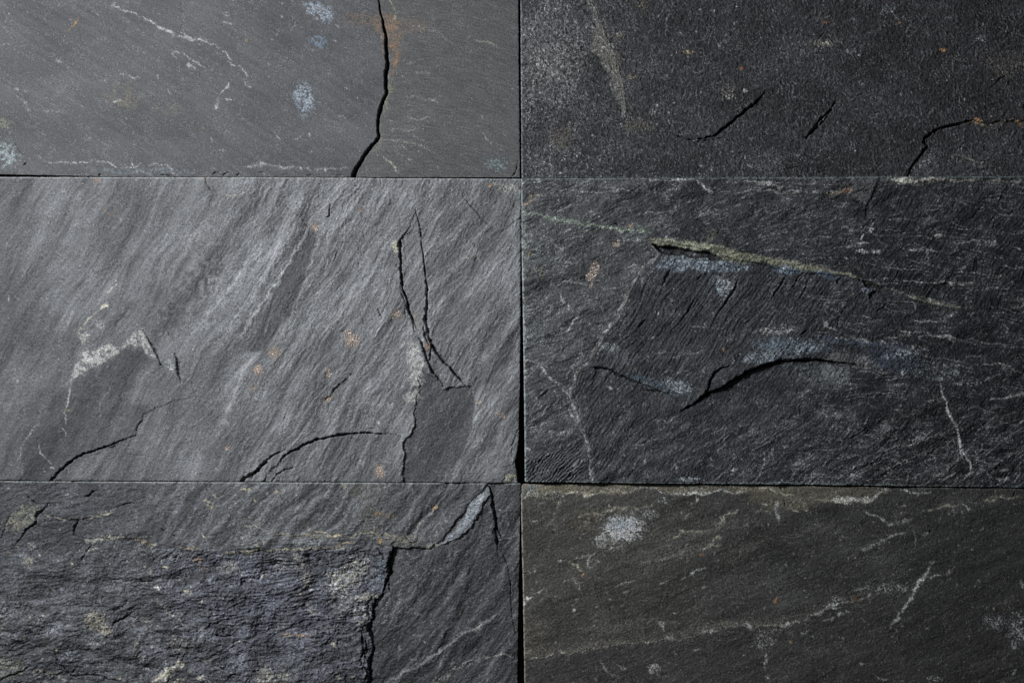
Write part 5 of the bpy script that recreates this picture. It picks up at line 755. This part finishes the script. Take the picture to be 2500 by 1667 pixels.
dkb = P('D2', 1400, 1350, 1300, 1420, 1150, 1500, 1020, 1600, 1300, 1600, 1340, 1450); w, m = s.region(dkb, 10, 1.2); s.H[w] -= 2.5*m; s.C[w] *= (1-.25*m)[..., None]
s.ledge(lo, 2.6, 50, 0, 1, (.1, 1, 1, .6))
for q, wd, k in [((1100, 830, 1060, 960, 1000, 1050, 960, 1070), 3.2, .5), ((900, 1130, 930, 1050, 980, 950, 1000, 870), 1.4, .55), ((890, 1150, 960, 1100, 1100, 1000), 1.5, .5), ((920, 1250, 1000, 1160, 1200, 1060, 1240, 1040), 1.4, .45), ((1120, 560, 1140, 600, 1160, 635), 1.5, .5), ((1120, 640, 1200, 600, 1280, 560), 1.4, .5), ((1270, 740, 1330, 730, 1380, 700), 1.5, .6), ((1200, 720, 1190, 660), 1.2, .4), ((1150, 1390, 1250, 1370), 1.2, .5), ((1160, 1205, 1250, 1205), 1.2, .45), ((1070, 1280, 1050, 1400, 1050, 1470), 1.8, .5), ((1180, 1050, 1240, 1045), 3.2, .45),
                 ((1000, 1130, 1380, 1110), 1.0, .35), ((1030, 1530, 1150, 1460), 1.6, .4), ((1440, 1420, 1540, 1400), 1.5, .4), ((1600, 500, 1660, 280, 1700, 200), 1.4, .35), ((1430, 560, 1440, 590), 1, .4), ((1690, 860, 1720, 800, 1800, 620), 2.0, .25), ((1250, 690, 1280, 720), 1.2, .4), ((1100, 830, 1180, 770, 1240, 730), 1.4, .35)]: s.vein(P('D2', *q), wd, (.24, .25, .255), k, .05)
s.vein(P('D2', 1340, 1575, 1420, 1520, 1500, 1450, 1560, 1425, 1620, 1400, 1760, 1372, 1850, 1350, 1915, 1368), 2.6, (.36, .36, .34), .85, .12, (1, 1, .8, .8, .5)); s.ledge(P('D2', 1340, 1575, 1500, 1450, 1620, 1400, 1760, 1372, 1915, 1368), 1.4, 40, 0, 1)
# rough block: crusts, hollows
for (f, x, y, rx, ry, dg, col, k, th) in [('D2', 690, 740, 70, 34, 22, (.36, .35, .31), .65, .30), ('D2', 640, 860, 40, 30, 40, (.34, .34, .32), .6, .28), ('D2', 770, 640, 26, 20, 0, (.36, .36, .34), .55, .25), ('D2', 820, 920, 40, 12, 3, (.34, .34, .31), .7, .12), ('D2', 780, 1060, 20, 40, 0, (.32, .32, .30), .55, .2), ('D2', 300, 640, 24, 30, -30, (.34, .35, .33), .6, .25), ('D2', 380, 770, 18, 26, 0, (.34, .32, .27), .6, .25), ('D2', 170, 670, 18, 22, 0, (.30, .30, .27), .5, .3), ('D2', 930, 720, 18, 30, 0, (.20, .27, .32), .55, .2), ('D2', 630, 1000, 30, 30, 0, (.22, .22, .22), .45, .2), ('D2', 120, 1530, 50, 14, 0, (.33, .32, .27), .6, .25), ('D2', 260, 1400, 40, 60, 0, (.16, .18, .20), .4, .2),
    ('D1', 720, 1090, 30, 26, 0, (.34, .31, .22), .65, .18), ('D1', 800, 1170, 16, 12, 0, (.32, .29, .21), .6, .1), ('D1', 190, 300, 40, 26, 30, (.19, .19, .14), .6, .1), ('D1', 130, 370, 34, 18, 0, (.21, .20, .15), .55, .15), ('D1', 220, 650, 22, 10, 20, (.25, .24, .18), .6, .15), ('D1', 1900, 430, 60, 45, 30, (.19, .20, .19), .5, .2), ('D1', 1720, 700, 22, 16, 0, (.28, .28, .26), .6, .1), ('D1', 510, 1360, 32, 18, 30, (.24, .27, .32), .65, .22), ('D1', 710, 1270, 14, 10, 0, (.28, .27, .24), .5, .2), ('D1', 1350, 1280, 30, 16, -10, (.36, .35, .31), .6, .25), ('D1', 1060, 1380, 20, 8, 0, (.34, .34, .33), .7, .25), ('D1', 1280, 1480, 24, 10, 30, (.38, .36, .28), .7, .1), ('D1', 1220, 1525, 26, 8, 10, (.40, .37, .29), .7, .1), ('D1', 1350, 1425, 14, 8, 0, (.42, .40, .32), .8, 0), ('D1', 1360, 1560, 20, 10, 0, (.40, .38, .32), .7, .1), ('D1', 50, 1450, 40, 30, 0, (.20, .20, .15), .55, .15), ('D1', 60, 1000, 40, 20, 20, (.16, .17, .18), .45, .1), ('D1', 240, 540, 10, 10, 0, (.28, .26, .26), .6, .1),
    ('D1', 1250, 690, 7, 5, 0, (.46, .42, .33), .9, -.2), ('D1', 1175, 852, 7, 5, 0, (.42, .42, .40), .9, -.1), ('D1', 1410, 880, 9, 6, 0, (.38, .35, .27), .8, 0), ('D1', 1590, 800, 10, 8, 0, (.32, .35, .40), .7, .1), ('D1', 1530, 1530, 12, 6, 0, (.40, .38, .32), .8, 0), ('D1', 1580, 1020, 8, 8, 0, (.34, .36, .42), .6, .1), ('D1', 1990, 1500, 18, 26, 0, (.30, .29, .25), .6, .2), ('D1', 1490, 640, 16, 7, 0, (.32, .22, .12), .6, .2), ('D1', 1520, 700, 10, 6, 0, (.28, .2, .12), .6, .2)]:
    s.patch(*P(f, x, y)[0], rx, ry, dg, col, min(1, k*.9), .8, th-.04)
s.vein(P('D2', 150, 1180, 200, 1210, 270, 1220, 340, 1205, 410, 1190), 2.6, (.36, .24, .14), .7, .1)
for (f, q, wd, k) in [('D2', (560, 760, 640, 700, 720, 660, 760, 640), 5, .5), ('D2', (520, 820, 600, 790, 700, 760, 800, 720, 820, 680), 4, .6), ('D2', (540, 900, 620, 850, 700, 820), 4, .5), ('D2', (270, 590, 300, 660, 350, 690), 4, .5), ('D2', (740, 925, 820, 915, 890, 905), 4, .6), ('D2', (350, 740, 370, 800, 400, 850), 3, .5), ('D1', (340, 290, 430, 325, 520, 332, 620, 325), 1.6, .7), ('D1', (610, 330, 680, 318, 740, 308, 800, 292, 860, 268), 3.4, .85), ('D1', (630, 400, 700, 345), 1.8, .4), ('D1', (650, 590, 700, 560, 750, 545), 1.6, .7), ('D1', (250, 1470, 330, 1490, 420, 1520, 480, 1562), 3.4, .85), ('D1', (1185, 935, 1250, 1020, 1330, 1065, 1420, 1150), 1.6, .75), ('D1', (1130, 1160, 1060, 1200, 1010, 1300, 990, 1440), 1.8, .45), ('D1', (1060, 1100, 1110, 1115, 1150, 1110), 1.8, .45), ('D1', (1460, 1210, 1440, 1380), 1.6, .35), ('D1', (1140, 920, 1175, 880, 1190, 830), 1.6, .5), ('D1', (1560, 1160, 1510, 1240), 1.6, .5), ('D1', (300, 1090, 360, 1160, 400, 1230, 415, 1300), 1.4, .4),
                      ('D1', (560, 1190, 600, 1185), 2, .7), ('D1', (0, 1050, 50, 1085), 1.6, .6), ('D1', (0, 1160, 80, 1190), 1.6, .5), ('D1', (830, 1515, 940, 1530), 2, .6), ('D1', (1000, 1310, 1100, 1300), 1.4, .4), ('D1', (150, 470, 180, 440), 2.2, .5), ('D1', (130, 530, 160, 545), 2.4, .6), ('D1', (600, 700, 580, 800), 1.6, .4), ('D1', (1860, 380, 1940, 390, 2010, 440), 1.6, .6), ('D1', (1640, 920, 1750, 910, 1850, 890, 1880, 800, 1930, 700), 1.4, .4), ('D1', (1800, 700, 1850, 740), 2, .4), ('D1', (0, 585, 100, 600), 2.5, .4),
                      ('D2', (370, 960, 400, 1010, 470, 1040), 2, .5), ('D2', (640, 910, 700, 960, 700, 1010, 660, 1040), 2.4, .35), ('D2', (320, 690, 360, 670), 2, .6), ('D2', (480, 1170, 620, 1130), 2.2, .35), ('D2', (110, 1560, 250, 1500), 3, .5)]: s.vein(P(f, *q), wd, (.36, .345, .29), k, .08)
for q, wd, d in [((205, 140, 240, 185, 285, 222), 2.2, 8), ((360, 215, 290, 290, 250, 370, 180, 440, 130, 510), 2.4, 10), ((600, 335, 575, 390, 548, 455), 2.6, 9), ((650, 155, 690, 145, 725, 118), 2.6, 7), ((860, 240, 950, 215, 1040, 200), 1.8, 6), ((1210, 395, 1245, 430), 2.2, 7), ((1310, 450, 1340, 470), 2, 6), ((700, 515, 670, 560, 610, 650), 2.2, 7), ((0, 1545, 70, 1502, 150, 1480, 225, 1440), 2.4, 9), ((415, 1300, 440, 1390, 500, 1470, 550, 1530), 2.2, 8), ((150, 960, 150, 1010), 2, 6), ((80, 290, 40, 400, 0, 500), 1.6, 6), ((420, 1450, 560, 1520, 700, 1500, 800, 1540, 950, 1550), 1.8, 7), ((1610, 1190, 1700, 1220, 1780, 1180), 2.6, 8), ((960, 1060, 1060, 1110), 2, 6), ((840, 1160, 860, 1110, 980, 1050), 2.4, 7), ((860, 500, 855, 530), 1.5, 6)]: s.crack(P('D1', *q), wd, d, (.3, 1, 1, .3), 1.4)
s.ledge(P('D1', 205, 140, 285, 222, 360, 215, 290, 290, 180, 440, 60, 600), 0, 1, 0, 1); s.ledge(P('D1', 380, 200, 290, 290, 250, 370, 180, 440, 100, 540)[::-1], 3.0, 40, 1.2, 30, (.2, 1, 1, .4)); s.ledge(P('D1', 340, 290, 520, 332, 620, 325, 740, 308, 860, 268), 2.2, 26, .6, 20); s.ledge(P('D1', 400, 1180, 415, 1300, 440, 1390, 520, 1500), -2, 40, 0, 1, (0, 0)); s.ledge(P('D1', 250, 1470, 330, 1490, 420, 1520, 480, 1562), 2.4, 30)
s.tint(P('D1', 340, 1290, 400, 1255, 420, 1300, 390, 1312), (.13, .13, .125), .8, 3, .6, 1); s.tint(P('D1', 400, 340, 600, 335, 560, 450, 470, 560, 380, 560, 330, 400), (.035, .036, .038), .5, 8, 1, -1.5)
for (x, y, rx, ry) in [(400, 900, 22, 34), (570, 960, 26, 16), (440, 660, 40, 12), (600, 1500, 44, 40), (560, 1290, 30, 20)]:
    w = s.win([(P('D2', x, y)[0][0]-rx*2, P('D2', x, y)[0][1]-ry*2), (P('D2', x, y)[0][0]+rx*2, P('D2', x, y)[0][1]+ry*2)], 0); c = P('D2', x, y)[0]; g = np.exp(-((s.X[w]-c[0]+s.wx[w]*2)/rx)**2-((s.Y[w]-c[1]+s.wy[w]*2)/ry)**2); s.H[w] -= 7*g; s.C[w] *= (1-.4*g)[..., None]  # hollows are sunk and also darkened with painted shade
s.hairs(62, 90, 9, .05, (.26, .27, .28), .5, 26, 24, RG); s.hairs(40, 90, 8, .04, (.20, .205, .21), .5, 36, 20, RS+UP*.5)
s.speck(320, (.42, .42, .42), 1.2, .7); s.speck(90, (.44, .40, .32), 1.8, .8, (0, 1300, 900, 1667)); s.speck(900, (.22, .23, .25), 1.0, .5)
s.finish(arris=(.30, .33, .33), ak=(.2, .85, .3, .2), grain=.34, deg=14, fl=(10, 3), gh=.26, fleck=.10, vary=.04+.24*RG)
build(s, stone_mat('rippled_slate', 1200, .25, 1.2, .65, 12, 1.6), 'rippled blue-black slate tile with tan seam and crumbling black fracture',
      [('split_face', 'rough rippled face left of the fracture'), ('lower_layer', 'smoother dark layer right of the fracture')], seed=15)

# ================================================================== bottom right slab: brownish, matt, white veins
s = Slab([(1181, 1279), (1190, 1274), (1205, 1271.8), (1300, 1273.5), (1450, 1277), (1667, 1280.5), (1918, 1284)], [(1190, 2758), (1918, 2758)], [(1271, 1186), (1280, 1181.5), (1500, 1181), (1910, 1184.5), (2250, 1189.5), (2500, 1192.5), (2758, 1195)],
         [(1284, 1920), (2758, 1922)], -3.0, (0.043, 0.0432, 0.0415), 18)
X, Y = s.X, s.Y
a1 = aniso(X+8*s.mid, Y, 28, 22, 5, 4, 181, .65); a2 = aniso(X, Y, 20, 200, 40, 4, 182, .6)
s.H += 6*aniso(X, Y, 18, 420, 130, 2, 184)+2.0*a2+.6*a1+.3*s.mid+.2*s.fine
s.mul(1+.30*fbm(X/160, Y/100, 4, 183)+.25*a1+.2*a2+.18*s.fine)
s.terrace(24, 260, 60, 1.2, .8, 70, k=.3, col=(.16, .155, .14), gate=.2)
rl = sm(1900, 1450, X)[..., None]; s.C += .30*rl*(np.array((.088, .083, .072), np.float32)-s.C)
low = P('D3', 30, 1400, 100, 1388, 200, 1372, 300, 1338, 400, 1346, 600, 1305, 750, 1280, 900, 1265, 1080, 1240, 1250, 1240, 1380, 1190, 1500, 1175, 1600, 1145, 1700, 1130, 1780, 1160, 1850, 1130, 'D4', 120, 1140, 350, 1090, 430, 1040, 600, 965, 700, 945, 850, 930)
w, D, sg, T = s.line(low, 260, 1.1); am = s.amp(T, (1, 1, 1, 1, .8, .7, .4, 0)); s.H[w] -= am*1.3*sm(-3, 5, sg)*np.exp(-D/150)
reg = low+P('D4', 2400, 900, 2400, 2600, 'D3', -60, 2600); w, m = s.region(reg, 3, 1.1); s.C[w] += (m*.75)[..., None]*(np.array((.043, .042, .043), np.float32)*(1+.3*a1[w]+.25*s.mid[w])[..., None]-s.C[w]); s.K[w][m > .5] = 1
s.vein(low, 2.2, (.30, .29, .25), .8, 0, (.6, 1, 1, .9, .9, .8, .7, .4)); s.vein(low, 10, (.115, .11, .098), .45, -.1, off=-9)
s.tint(P('D4', 1300, 300, 1550, 230, 2400, 200, 2400, 2000, 1000, 2000, 1100, 900), (.030, .030, .0305), .65, 60, 2)
tp = P('D3', 30, 0, 3000, -30, 3000, 20, 2010, 100, 1700, 118, 1350, 130, 1200, 145, 1000, 95, 850, 135, 640, 150, 480, 145, 330, 130, 190, 130, 60, 170); s.tint(tp, (.15, .14, .105), .7, 5, 1.3, -1.6)
s.tint(P('D4', -60, 20, 850, 60, 1000, 110, 860, 190, 640, 215, 440, 215, 300, 260, 100, 240, -60, 200), (.115, .107, .08), .6, 6, 1.4, -.6)
s.ledge(P('D3', 60, 165, 190, 130, 330, 130, 480, 145, 640, 150, 850, 130, 1000, 95, 1200, 145, 1350, 130, 1700, 118, 'D4', 100, 100, 250, 145), -1.4, 30, 0, 1, (.6, 1, 1, 1, .4), 1.2)
T1 = (.36, .35, .28); W1 = (.42, .43, .42)
for q, wd, k in [((1150, 510, 1250, 440, 1440, 445, 1520, 400, 1600, 310, 1680, 280), 9, .45), ((830, 660, 1000, 655, 1250, 590, 1400, 560, 1560, 520), 11, .45), ((480, 330, 600, 300, 760, 260, 1000, 245), 9, .4), ((400, 1150, 700, 1150, 1000, 1120, 1300, 1110), 12, .35), ((100, 1000, 350, 850, 500, 750), 12, .3), ((1500, 640, 1700, 560, 1900, 480), 12, .25)]:
    s.vein(P('D3', *q), wd, (.125, .12, .105), k, -.1, (0, 1, 1, 0), 1, .8)
for f, q, wd, k, c in [
    ('D3', (45, 200, 60, 160, 110, 132, 190, 128), 2.6, .6, W1), ('D3', (190, 130, 330, 126, 480, 142, 640, 147, 690, 140), 2.4, .8, T1), ('D3', (480, 122, 520, 132, 560, 150), 1.6, .7, T1), ('D3', (680, 110, 760, 122, 850, 132), 2.6, .8, T1), ('D3', (860, 130, 960, 90, 1040, 100, 1100, 138, 1200, 148), 2.0, .7, W1), ('D3', (1200, 148, 1350, 132, 1450, 130, 1550, 118, 1700, 115), 2.8, .8, W1), ('D3', (1700, 85, 1820, 90, 2010, 130), 1.8, .7, T1),
    ('D4', (0, 92, 170, 130, 290, 150), 2.0, .7, T1), ('D3', (400, 110, 360, 160, 320, 220, 290, 290, 240, 385), 2.4, .55, T1), ('D3', (470, 330, 520, 292, 580, 286, 620, 300, 700, 268, 760, 246), 1.8, .8, T1), ('D3', (580, 286, 600, 320), 1.6, .6, T1), ('D3', (520, 288, 580, 285), 3.2, .6, T1), ('D3', (700, 290, 760, 248, 860, 240, 940, 250, 1000, 235, 1050, 196), 1.7, .7, T1), ('D3', (600, 320, 620, 296, 700, 280), 1.5, .4, T1),
    ('D3', (1150, 502, 1190, 470, 1250, 422, 1330, 415, 1440, 430), 1.8, .8, T1), ('D3', (1440, 430, 1510, 390, 1560, 315, 1600, 290, 1670, 270), 2.0, .85, T1), ('D3', (830, 655, 1000, 652, 1100, 630, 1250, 582, 1400, 552), 2.2, .5, (.24, .235, .21)), ('D3', (1400, 552, 1500, 538, 1565, 512), 1.7, .65, T1), ('D3', (1450, 512, 1500, 485, 1548, 455), 2.2, .75, T1), ('D3', (1640, 410, 1690, 385, 1750, 378), 2.6, .4, W1), ('D3', (1815, 275, 1960, 258), 2.2, .3, T1),
    ('D3', (410, 655, 450, 690, 490, 722), 2.2, .6, T1), ('D3', (410, 645, 500, 610, 600, 580), 1.5, .35, W1), ('D3', (620, 570, 570, 620, 545, 650, 525, 705), 2, .7, W1), ('D3', (320, 840, 380, 800, 470, 765), 1.4, .4, T1), ('D3', (60, 980, 80, 940, 125, 915), 2.6, .85, W1), ('D3', (165, 885, 195, 855), 3, .95, W1), ('D3', (440, 1040, 450, 1005), 2.4, .85, W1), ('D3', (590, 1130, 600, 1140), 2.4, .85, W1), ('D3', (455, 930, 490, 930), 1.4, .7, W1), ('D3', (480, 880, 490, 800), 1.8, .5, W1), ('D3', (440, 800, 460, 830), 1.5, .4, W1),
    ('D3', (650, 858, 680, 850), 2.2, .7, W1), ('D3', (740, 840, 820, 812, 900, 790), 1.8, .5, W1), ('D3', (1080, 820, 1130, 805, 1160, 808), 1.8, .7, W1), ('D3', (1240, 778, 1310, 760, 1350, 735, 1420, 690), 2.2, .75, W1), ('D3', (1400, 860, 1435, 848), 1.9, .7, W1), ('D3', (790, 980, 800, 982), 2.2, .8, W1), ('D3', (1175, 1050, 1220, 1035), 1.8, .6, W1), ('D3', (1060, 1105, 1110, 1115, 1108, 1180), 1.8, .7, W1), ('D3', (320, 645, 350, 655), 1.8, .6, W1), ('D3', (130, 350, 160, 345), 2, .5, W1), ('D3', (520, 340, 535, 390), 1.6, .5, W1), ('D3', (130, 720, 150, 720), 2.4, .7, W1),
    ('D3', (1280, 300, 1300, 290), 2.2, .5, T1), ('D3', (1350, 150, 1355, 205), 2.4, .9, W1), ('D3', (1850, 215, 1890, 218), 1.6, .8, W1), ('D3', (1975, 200, 1970, 280, 1975, 350), 2.4, .85, W1), ('D3', (1650, 1110, 1690, 1130), 2.4, .8, W1), ('D3', (1760, 1100, 1770, 1150, 1740, 1160), 2.6, .8, W1), ('D3', (1420, 1170, 1490, 1175), 2.4, .8, W1), ('D3', (1830, 1285, 1860, 1270), 2, .8, W1), ('D3', (640, 1405, 680, 1450, 770, 1530), 1.8, .5, W1), ('D3', (1880, 1340, 1890, 1440), 2, .6, W1), ('D3', (420, 1568, 440, 1550), 2.6, .7, W1), ('D3', (1890, 1530, 1905, 1535), 3, .8, W1), ('D3', (1120, 1260, 1130, 1270), 2, .7, W1), ('D3', (1350, 1320, 1380, 1310), 1.6, .5, W1),
    ('D4', (450, 190, 560, 190, 600, 200), 2.6, .8, T1), ('D4', (600, 200, 700, 182, 780, 178, 850, 190), 3.2, .85, W1), ('D4', (850, 190, 890, 150, 930, 125, 1000, 112), 4.2, .75, W1), ('D4', (1060, 112, 1200, 130, 1300, 138), 3, .6, W1), ('D4', (240, 250, 290, 270, 330, 282), 2.2, .8, T1), ('D4', (355, 255, 380, 248), 1.8, .8, T1), ('D4', (810, 272, 860, 300, 900, 312, 970, 350, 1020, 372), 3.4, .55, W1), ('D4', (820, 285, 860, 300), 1.8, .8, W1), ('D4', (1000, 375, 1100, 350, 1170, 328), 3, .4, W1),
    ('D4', (790, 560, 830, 560, 880, 522, 960, 490), 3, .7, W1), ('D4', (960, 490, 1060, 430, 1110, 430), 2.2, .7, W1), ('D4', (1110, 430, 1115, 470), 1.6, .5, W1), ('D4', (1165, 430, 1195, 490, 1190, 530), 1.6, .6, W1), ('D4', (1250, 450, 1300, 430), 1.8, .6, W1), ('D4', (1320, 650, 1312, 690, 1290, 725, 1230, 785, 1190, 865, 1150, 940, 1080, 1030, 1060, 1080, 1010, 1140), 3.6, .95, W1), ('D4', (1170, 880, 1150, 930, 1110, 980), 4.6, .7, W1), ('D4', (1255, 755, 1320, 765, 1378, 772), 1.5, .6, W1), ('D4', (1500, 675, 1470, 720, 1430, 755), 1.7, .5, W1),
    ('D4', (1040, 1150, 1045, 1190, 1010, 1220), 1.8, .45, T1), ('D4', (740, 880, 780, 850, 850, 830), 3, .6, W1), ('D4', (800, 940, 850, 885), 2.2, .65, W1), ('D4', (1080, 830, 1130, 870), 1.8, .55, W1), ('D4', (400, 1060, 480, 1030, 560, 990, 620, 960), 3.4, .7, W1), ('D4', (560, 1000, 620, 995), 2.4, .8, W1), ('D4', (600, 1050, 700, 1025), 2.2, .6, W1), ('D4', (460, 1100, 590, 1070), 1.8, .5, W1), ('D4', (100, 1120, 160, 1145, 250, 1120, 380, 1080), 1.8, .6, W1), ('D4', (120, 1180, 200, 1170), 2.6, .65, W1), ('D4', (780, 1080, 840, 1110), 1.5, .4, W1),
    ('D4', (1280, 262, 1400, 238, 1500, 215, 1550, 212), 2.2, .55, T1), ('D4', (1550, 215, 1600, 250, 1630, 268), 1.8, .5, W1), ('D4', (1600, 200, 1750, 185, 1830, 170, 2010, 172), 3, .5, T1), ('D4', (1380, 300, 1360, 350), 1.8, .5, W1), ('D4', (1080, 240, 1120, 235), 2, .6, W1), ('D4', (750, 668, 755, 672), 2.4, .9, W1), ('D4', (215, 670, 225, 690), 1.6, .6, W1), ('D4', (880, 1520, 980, 1545), 1.8, .5, W1), ('D4', (780, 1420, 800, 1415), 3, .6, W1), ('D4', (0, 1270, 30, 1260), 2, .7, W1), ('D4', (60, 1340, 70, 1450), 2.4, .5, W1), ('D4', (70, 1530, 85, 1535), 3.2, .8, W1), ('D4', (340, 1200, 410, 1180), 2.2, .45, W1),
    ('D4', (1780, 1110, 1830, 1100), 2.4, .8, W1), ('D4', (1770, 1150, 1785, 1145), 3.4, .7, W1), ('D4', (1930, 1130, 1980, 1180, 2000, 1240), 2.8, .6, W1), ('D4', (1920, 1295, 1960, 1310), 3.4, .7, W1), ('D4', (1930, 1510, 1940, 1460), 2.6, .6, W1), ('D4', (1995, 780, 2005, 870), 2, .6, W1)]:
    s.vein(P(f, *q), wd*1.05, c, k, .08, jag=1.2)
s.patch(*P('D3', 815, 400)[0], 48, 33, 0, (.44, .45, .45), .85, .7, -.02); s.patch(*P('D3', 790, 375)[0], 30, 18, 0, (.22, .27, .31), .6, .8, .1); s.patch(*P('D3', 640, 490)[0], 22, 16, 30, (.38, .39, .40), .65, .6, .15); s.patch(*P('D3', 730, 530)[0], 26, 16, 0, (.24, .235, .21), .5, .7, .1); s.patch(*P('D3', 1010, 290)[0], 20, 16, 0, (.36, .38, .38), .65, .5, .32)
s.patch(*P('D3', 520, 340)[0], 40, 30, 0, (.12, .108, .08), .5, 1.2, .05); s.patch(*P('D3', 120, 1230)[0], 40, 50, 0, (.12, .105, .075), .45, 1.2, .1); s.patch(*P('D3', 300, 90)[0], 60, 14, 0, (.17, .16, .11), .5, 1, .05); s.patch(*P('D3', 100, 110)[0], 30, 10, 20, (.14, .17, .18), .6, .8, .05)
s.patch(*P('D4', 650, 190)[0], 30, 9, 0, (.50, .50, .45), .9, .6, -.1); s.patch(*P('D4', 820, 185)[0], 12, 8, 0, (.5, .5, .45), .85, .5, 0); s.patch(*P('D4', 1000, 850)[0], 50, 14, 5, (.34, .35, .35), .6, .5, .36); s.patch(*P('D4', 580, 960)[0], 28, 14, 25, (.34, .35, .35), .6, .5, .3); s.patch(*P('D4', 60, 1240)[0], 34, 30, 0, (.36, .36, .36), .6, .5, .42); s.patch(*P('D4', 1960, 1160)[0], 26, 50, -10, (.38, .39, .39), .6, .5, .42); s.patch(*P('D4', 1800, 1110)[0], 34, 22, 0, (.36, .37, .37), .6, .5, .42)
s.patch(*P('D3', 1040, 1460)[0], 18, 12, 20, (.42, .42, .41), .8, .5, .22); s.patch(*P('D3', 800, 1455)[0], 10, 5, -20, (.38, .38, .38), .7, .5, .15); s.patch(*P('D3', 1120, 190)[0], 14, 8, 0, (.36, .38, .38), .6, .5, .3); s.patch(*P('D3', 1370, 115)[0], 40, 8, 0, (.36, .36, .33), .6, .5, .25); s.patch(*P('D3', 210, 150)[0], 60, 10, 0, (.34, .33, .28), .5, .5, .35); s.patch(*P('D4', 1330, 1530)[0], 26, 8, 0, (.3, .3, .3), .6, .5, .35)
for f, x, y, r in [('D3', 1945, 945, 5.5), ('D3', 1395, 600, 4), ('D3', 495, 742, 3.5), ('D4', 745, 935, 4.5), ('D4', 1845, 1000, 3), ('D3', 1555, 1105, 3)]: s.patch(*P(f, x, y)[0], r*1.4, r, 0, (.22, .125, .06), .75, .5, -.1)
s.patch(*P('D4', 245, 1260)[0], 7, 9, 20, (.34, .26, .13), .6, .5, .05)
for q in [(200, 185, 205, 210, 212, 245), (1303, 410, 1303, 440), (1925, 170, 1945, 120), (170, 90, 185, 105)]: s.crack(P('D4', *q), 1.3, 6, jag=.4)
s.speck(500, (.42, .42, .41), 1.0, .7); s.speck(700, (.20, .195, .17), 1.1, .5); s.hairs(24, 110, 15, .035, (.20, .195, .18), .35, 27, 24)
s.finish(arris=(.36, .34, .28), ak=(.95, .2, .2, .2), roll=3.0, grain=.32, deg=26, fl=(6, 3), gh=.28, fleck=.16, vary=.10)
build(s, stone_mat('brown_slate', 1400, .22, 1.1, .35, 25, 1.4), 'brown-black matt slate tile with thin cream veins and one chalky white patch',
      [('split_face', None), ('lower_layer', 'darker layer below the cream-edged step')], seed=18)
